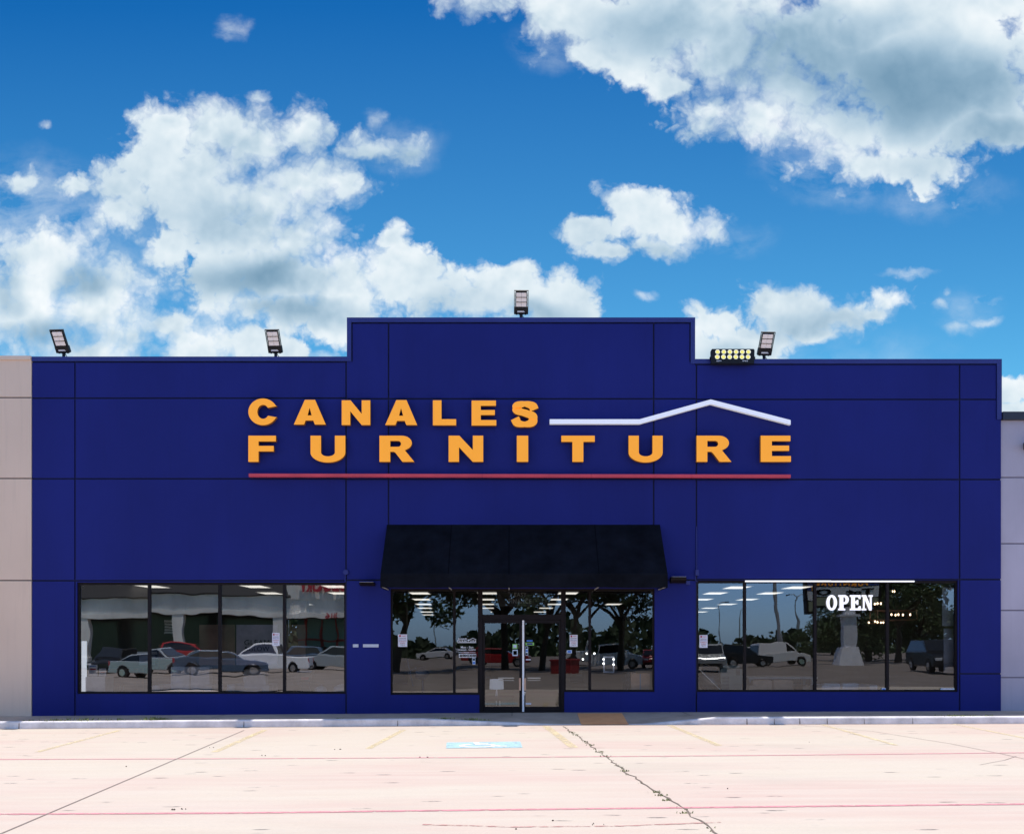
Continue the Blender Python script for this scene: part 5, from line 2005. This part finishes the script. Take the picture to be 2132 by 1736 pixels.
# building across the lot (mirrored in the left window)
bl = empty('strip_mall', (-15.5, -58, 0), 'stone fronted shops with columns and dark roof across the lot, mirrored in the left window', 'shop building')
yb_ = -60.0
s_b = F / (D + 60.0)
def BX(px): return (px - 1066) / s_b
def BZ(py): return EYE + (1341 - py) / s_b
mb = MB('stone')
mb.box((BX(-200), yb_, BZ(1282)), (BX(735), yb_ + .6, BZ(1240)))
mb.box((BX(585), yb_ - .02, BZ(1245)), (BX(735), yb_ + .7, BZ(1205)))
mb.build('fascia', bl)
mb = MB('stone')
mb.box((BX(-200), yb_ + .05, BZ(1284)), (BX(735), yb_ + .8, BZ(1275)), bev=.02)
mb.build('cornice', bl)
for px in (-20, 195, 375, 565, 735):
    mb = MB('stone')
    mb.box((BX(px) - .42, yb_ + .1, -.1), (BX(px) + .42, yb_ + .75, BZ(1284)), bev=.03)
    mb.box((BX(px) - .52, yb_ + .0, -.1), (BX(px) + .52, yb_ + .85, .9), bev=.03)
    mb.build('column', bl)
mb = MB('slate')
mb.prism([(BX(-200), yb_ + .9, BZ(1240)), (BX(590), yb_ + .9, BZ(1240)), (BX(590), yb_ - 6, 11.5), (BX(-200), yb_ - 6, 11.5)], (0, -.3, -.1))
mb.box((BX(-200), yb_ - 20, 5.6), (BX(735), yb_ - .1, 6.0))
mb.build('roof', bl)
mb = MB('shade_glass', 'stone')
mb.box((BX(-200), yb_ - 4.2, -.1), (BX(560), yb_ - 4, BZ(1280)))
mb.build('shop_front', bl)
mb = MB('slate')
mb.box((BX(-200), yb_ - 4, BZ(1283)), (BX(735), yb_ - .01, BZ(1281)))
mb.build('soffit', bl)
mb = MB('green_glass')
mb.box((BX(585), yb_ - 4, -.1), (BX(735), yb_ - 3.8, BZ(1282)))
mb.build('shop_window', bl)
mb = MB('redframe')
for px in (602, 640, 668, 700, 728):
    mb.box((BX(px) - .07, yb_ - 3.79, -.1), (BX(px) + .07, yb_ - 3.7, BZ(1283)))
mb.box((BX(585), yb_ - 3.79, 2.1), (BX(735), yb_ - 3.7, 2.25))
mb.build('window_frame', bl)
mb = MB('white')
for k in range(5):
    mb.box((BX(300), yb_ - 3.95, 2.3 + k * .28), (BX(342), yb_ - 3.9, 2.5 + k * .28))
mb.build('shutter', bl)
me = None
text('sign_letters', 'HSLOURY', BX(668), yb_ + .95, BZ(1229) + .55, BX(726) - BX(612), 1.15, 'ink_r', bl, .05, 1.05, .15, back=True)
text('street_number', '3616', BX(682), yb_ + .85, BZ(1279.5), .95, .4, 'ink_r', bl, .02, 1.0, .03, back=True)

# pylon sign
px_, py_ = RP(1779, 28.8)
py0 = gz(px_)
py = empty('pylon_sign', (px_, py_, py0), 'tall pylon sign on a white pedestal mirrored behind the OPEN letters', 'pylon sign')
s2 = 28.8
def QX(p): return (p - 1066) / s2
def QZ(p): return EYE + (1341 - p) / s2
M['pylon_panel'] = mat('pale_green_panel', (.32, .34, .22), .5)
M['pylon_blue'] = mat('blue_panel', (.02, .05, .25), .4)
M['col_white'] = mv('white_stucco', (.82, .82, .86), .8)
mb = MB('col_white')
mb.box((QX(1763), py_ - .35, QZ(1353)), (QX(1789), py_ + .3, QZ(1289)), bev=.02)
mb.box((QX(1756), py_ - .5, QZ(1289)), (QX(1796), py_ + .42, QZ(1284)), bev=.02)
mb.box((QX(1766), py_ - .3, QZ(1284)), (QX(1787), py_ + .25, QZ(1270)))
b0, b1, d0, d1 = [], [], py0 - .05, QZ(1353)
lo = [(QX(1751), py_ + .62, d0), (QX(1801), py_ + .62, d0), (QX(1801), py_ - .7, d0), (QX(1751), py_ - .7, d0)]
hi = [(QX(1759), py_ + .38, d1), (QX(1793), py_ + .38, d1), (QX(1793), py_ - .45, d1), (QX(1759), py_ - .45, d1)]
mb.add(lo + hi, [(0, 1, 2, 3), (7, 6, 5, 4), (0, 4, 5, 1), (1, 5, 6, 2), (2, 6, 7, 3), (3, 7, 4, 0)])
mb.build('pedestal', py)
mb = MB('bronze')
mb.box((QX(1690), py_ - .4, QZ(1270)), (QX(1840), py_ + .2, QZ(1150)), bev=.02)
mb.build('cabinet', py)
mb = MB('pylon_panel')
mb.box((QX(1694), py_ + .2, QZ(1266)), (QX(1836), py_ + .24, QZ(1249)))
mb.build('lower_panel', py)
mb = MB('white')
mb.box((QX(1694), py_ + .2, QZ(1247)), (QX(1836), py_ + .24, QZ(1226)))
mb.build('middle_panel', py)
mb = MB('pylon_blue')
mb.box((QX(1694), py_ + .2, QZ(1224)), (QX(1836), py_ + .24, QZ(1190)))
mb.build('upper_panel', py)
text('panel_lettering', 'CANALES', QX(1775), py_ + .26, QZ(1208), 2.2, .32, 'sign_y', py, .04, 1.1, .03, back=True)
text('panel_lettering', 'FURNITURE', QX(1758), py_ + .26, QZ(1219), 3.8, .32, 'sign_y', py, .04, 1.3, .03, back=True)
text('panel_lettering', 'Tot   O', QX(1765), py_ + .26, QZ(1237), 4.2, .5, 'ink_k', py, .04, 1.0, .03, back=True)

# light poles
def pole(px, s, label, h=9, arms=1):
    x, y = RP(px, s)
    o = empty('light_pole', (x, y, gz(x)), label, 'light pole', 'light poles around the parking lot')
    mb = MB('steel')
    mb.tube([(x, y, gz(x) - .1), (x, y, h)], [.14, .07], 10)
    mb.build('pole', o)
    mb = MB('steel')
    for k in range(arms):
        sg = 1 if k == 0 else -1
        mb.tube([(x, y, h - .1), (x + sg * .5, y, h + .35), (x + sg * 1.3, y, h + .45)], .05, 8)
    mb.build('arm', o)
    mb = MB('black')
    for k in range(arms):
        sg = 1 if k == 0 else -1
        mb.box((x + sg * 1.2 - (.5 if sg < 0 else 0), y - .15, h + .38), (x + sg * 1.2 + (.5 if sg > 0 else 0), y + .15, h + .5), bev=.03)
    mb.build('lamp_head', o)


pole(1495, 13, 'light pole mirrored in the outer pane of the right window', 8.5)
pole(1541, 11, 'far light pole mirrored near the first mullion of the right window', 8.5)
pole(1676, 14, 'double arm light pole mirrored beside the tapered pole', 9, 2)
pole(925, 12, 'thin light pole mirrored left of the entrance', 9)
x, y = RP(1630, 20)
mb = MB('steel')
mb.tube([(x + .5, y, -.1), (x + .3, y, 4), (x + .0, y, 8), (x - .2, y, 13)], [.26, .23, .19, .15], 12)
tag(mb.build('utility_pole'), 'weathered grey utility pole mirrored behind the cargo van', 'utility pole')


# trees
def leaf_mesh(name, n_, rx, ry, rz, size, seed, gaps=6):
    r = random.Random(seed)
    clumps = [(Vector((r.gauss(0, .42), r.gauss(0, .42), r.gauss(0, .38))), r.uniform(.22, .42)) for _ in range(26)]
    vs_, fs = [], []
    for _ in range(n_):
        c, cr_ = r.choice(clumps)
        d = Vector((r.gauss(0, 1), r.gauss(0, 1), r.gauss(0, 1))).normalized() * cr_ * r.random() ** .45
        p = c + d
        p = Vector((p.x * rx, p.y * ry, p.z * rz))
        a = Vector((r.gauss(0, 1), r.gauss(0, 1), r.gauss(0, .6))).normalized() * size * r.uniform(.5, 1.2)
        b = a.cross(Vector((r.gauss(0, 1), r.gauss(0, 1), r.gauss(0, 1)))).normalized() * size * .45
        i = len(vs_)
        vs_ += [p - a, p + b, p + a, p - b]
        fs.append((i, i + 1, i + 2, i + 3))
    me = bpy.data.meshes.new(name)
    me.from_pydata(vs_, [], fs)
    me.materials.append(M['leaf'])
    return me


CROWN = [leaf_mesh('crown', 9000, 3.6, 3.2, 2.3, .17, s) for s in (1, 2, 3)]


def tree(px, s, h, label, k=0, sc=1.0, lean=.3, low=0):
    x, y = RP(px, s)
    o = empty('shade_tree', (x, y, gz(x) - .1), label, 'tree', 'trees around the parking lot')
    I = Matrix()
    mb = MB('bark')
    tp = Vector((lean, .2, h * .55))
    mb.tube([(0, 0, 0), (lean * .2, 0, h * .2), (lean * .6, .1, h * .4), tp], [.21 * sc, .17 * sc, .13 * sc, .10 * sc], 12)
    r = random.Random(int(px))
    for i in range(7):
        a = i / 7 * 2 * PI + r.uniform(-.3, .3)
        st_ = Vector((lean * .5, .1, h * r.uniform(.3, .5)))
        e1 = st_ + Vector((math.cos(a) * 1.3 * sc, math.sin(a) * 1.2 * sc, h * .14))
        e2 = e1 + Vector((math.cos(a) * 1.2 * sc, math.sin(a) * 1.1 * sc, h * r.uniform(.02, .14)))
        mb.tube([st_, e1, e2], [.12 * sc, .08 * sc, .03 * sc], 8)
    mb.build('trunk', o).matrix_parent_inverse = I
    c = bpy.data.objects.new('crown', CROWN[k % 3])
    COL.objects.link(c)
    c.parent = o
    c.location = (lean, 0, h * .72 - low)
    c.scale = (sc, sc, sc)
    c.rotation_euler = (0, 0, px * .37)
    return o


tree(835, 33, 8.6, 'live oak with low branches mirrored in the window left of the entrance', 0, 1.35, 1.6, -.3)
tree(1052, 31, 9.6, 'dark trunked tree mirrored in the left door', 1, 1.25, -.2, -.6)
tree(1128, 33, 9.2, 'leaning tree mirrored in the right door', 2, 1.0, 1.0, -.7)
tree(1275, 29, 9.5, 'dense tree mirrored in the wide pane right of the entrance', 0, 1.2, .2, -.4)
tree(1198, 31, 9.0, 'slender tree mirrored in the narrow pane right of the entrance', 1, .9, .6, -.4)
tree(1880, 27, 8.6, 'tall dark tree mirrored behind the wooden chandelier', 2, 1.0, 0, 0)
tree(1925, 24, 6.2, 'bushy tree mirrored in the last pane of the right window', 0, 1.0, 0, .9)
tree(1745, 18, 5.5, 'small tree mirrored left of the pylon pedestal', 1, 1.1, 0, .8)
tree(1815, 24, 6.6, 'round tree mirrored right of the pylon pedestal', 2, 1.2, 0, 1.2)

# red planter by the lot and low stone wall
def box_thing(name, px, s, w, d_, h, m_, label, cat):
    x, y = RP(px, s)
    mb = MB(m_)
    mb.box((x - w / 2, y - d_ / 2, gz(x) - .05), (x + w / 2, y + d_ / 2, gz(x) + h), bev=.05)
    mb.box((x - w / 2 - .05, y - d_ / 2 - .05, gz(x) + h), (x + w / 2 + .05, y + d_ / 2 + .05, gz(x) + h + .1), bev=.02)
    return tag(mb.build(name), label, cat)


box_thing('planter', 1180, 36, 1.8, 1.0, .7, 'redframe', 'red planter box mirrored beside the right door', 'planter')

# far line of trees, one mass
mb = MB('far_leaf')
r = random.Random(11)
for i in range(14000):
    x = r.uniform(-160, 190)
    y = -128 + r.uniform(-7, 7)
    top = 4.6 + 2.2 * math.sin(x * .11) + 1.6 * math.sin(x * .31 + 1) + 1.0 * math.sin(x * .9)
    z = -.4 + r.random() ** .8 * max(1.5, top)
    a = Vector((r.gauss(0, 1), 0.3 * r.gauss(0, 1), r.gauss(0, 1))).normalized() * r.uniform(.3, .9)
    b = Vector((-a.z, .2, a.x)) * .6
    p = Vector((x, y, z))
    mb.quad([p - a, p + b, p + a, p - b])
tag(mb.build('far_trees'), 'distant line of dark trees beyond the parking lot', 'trees', kind='stuff')
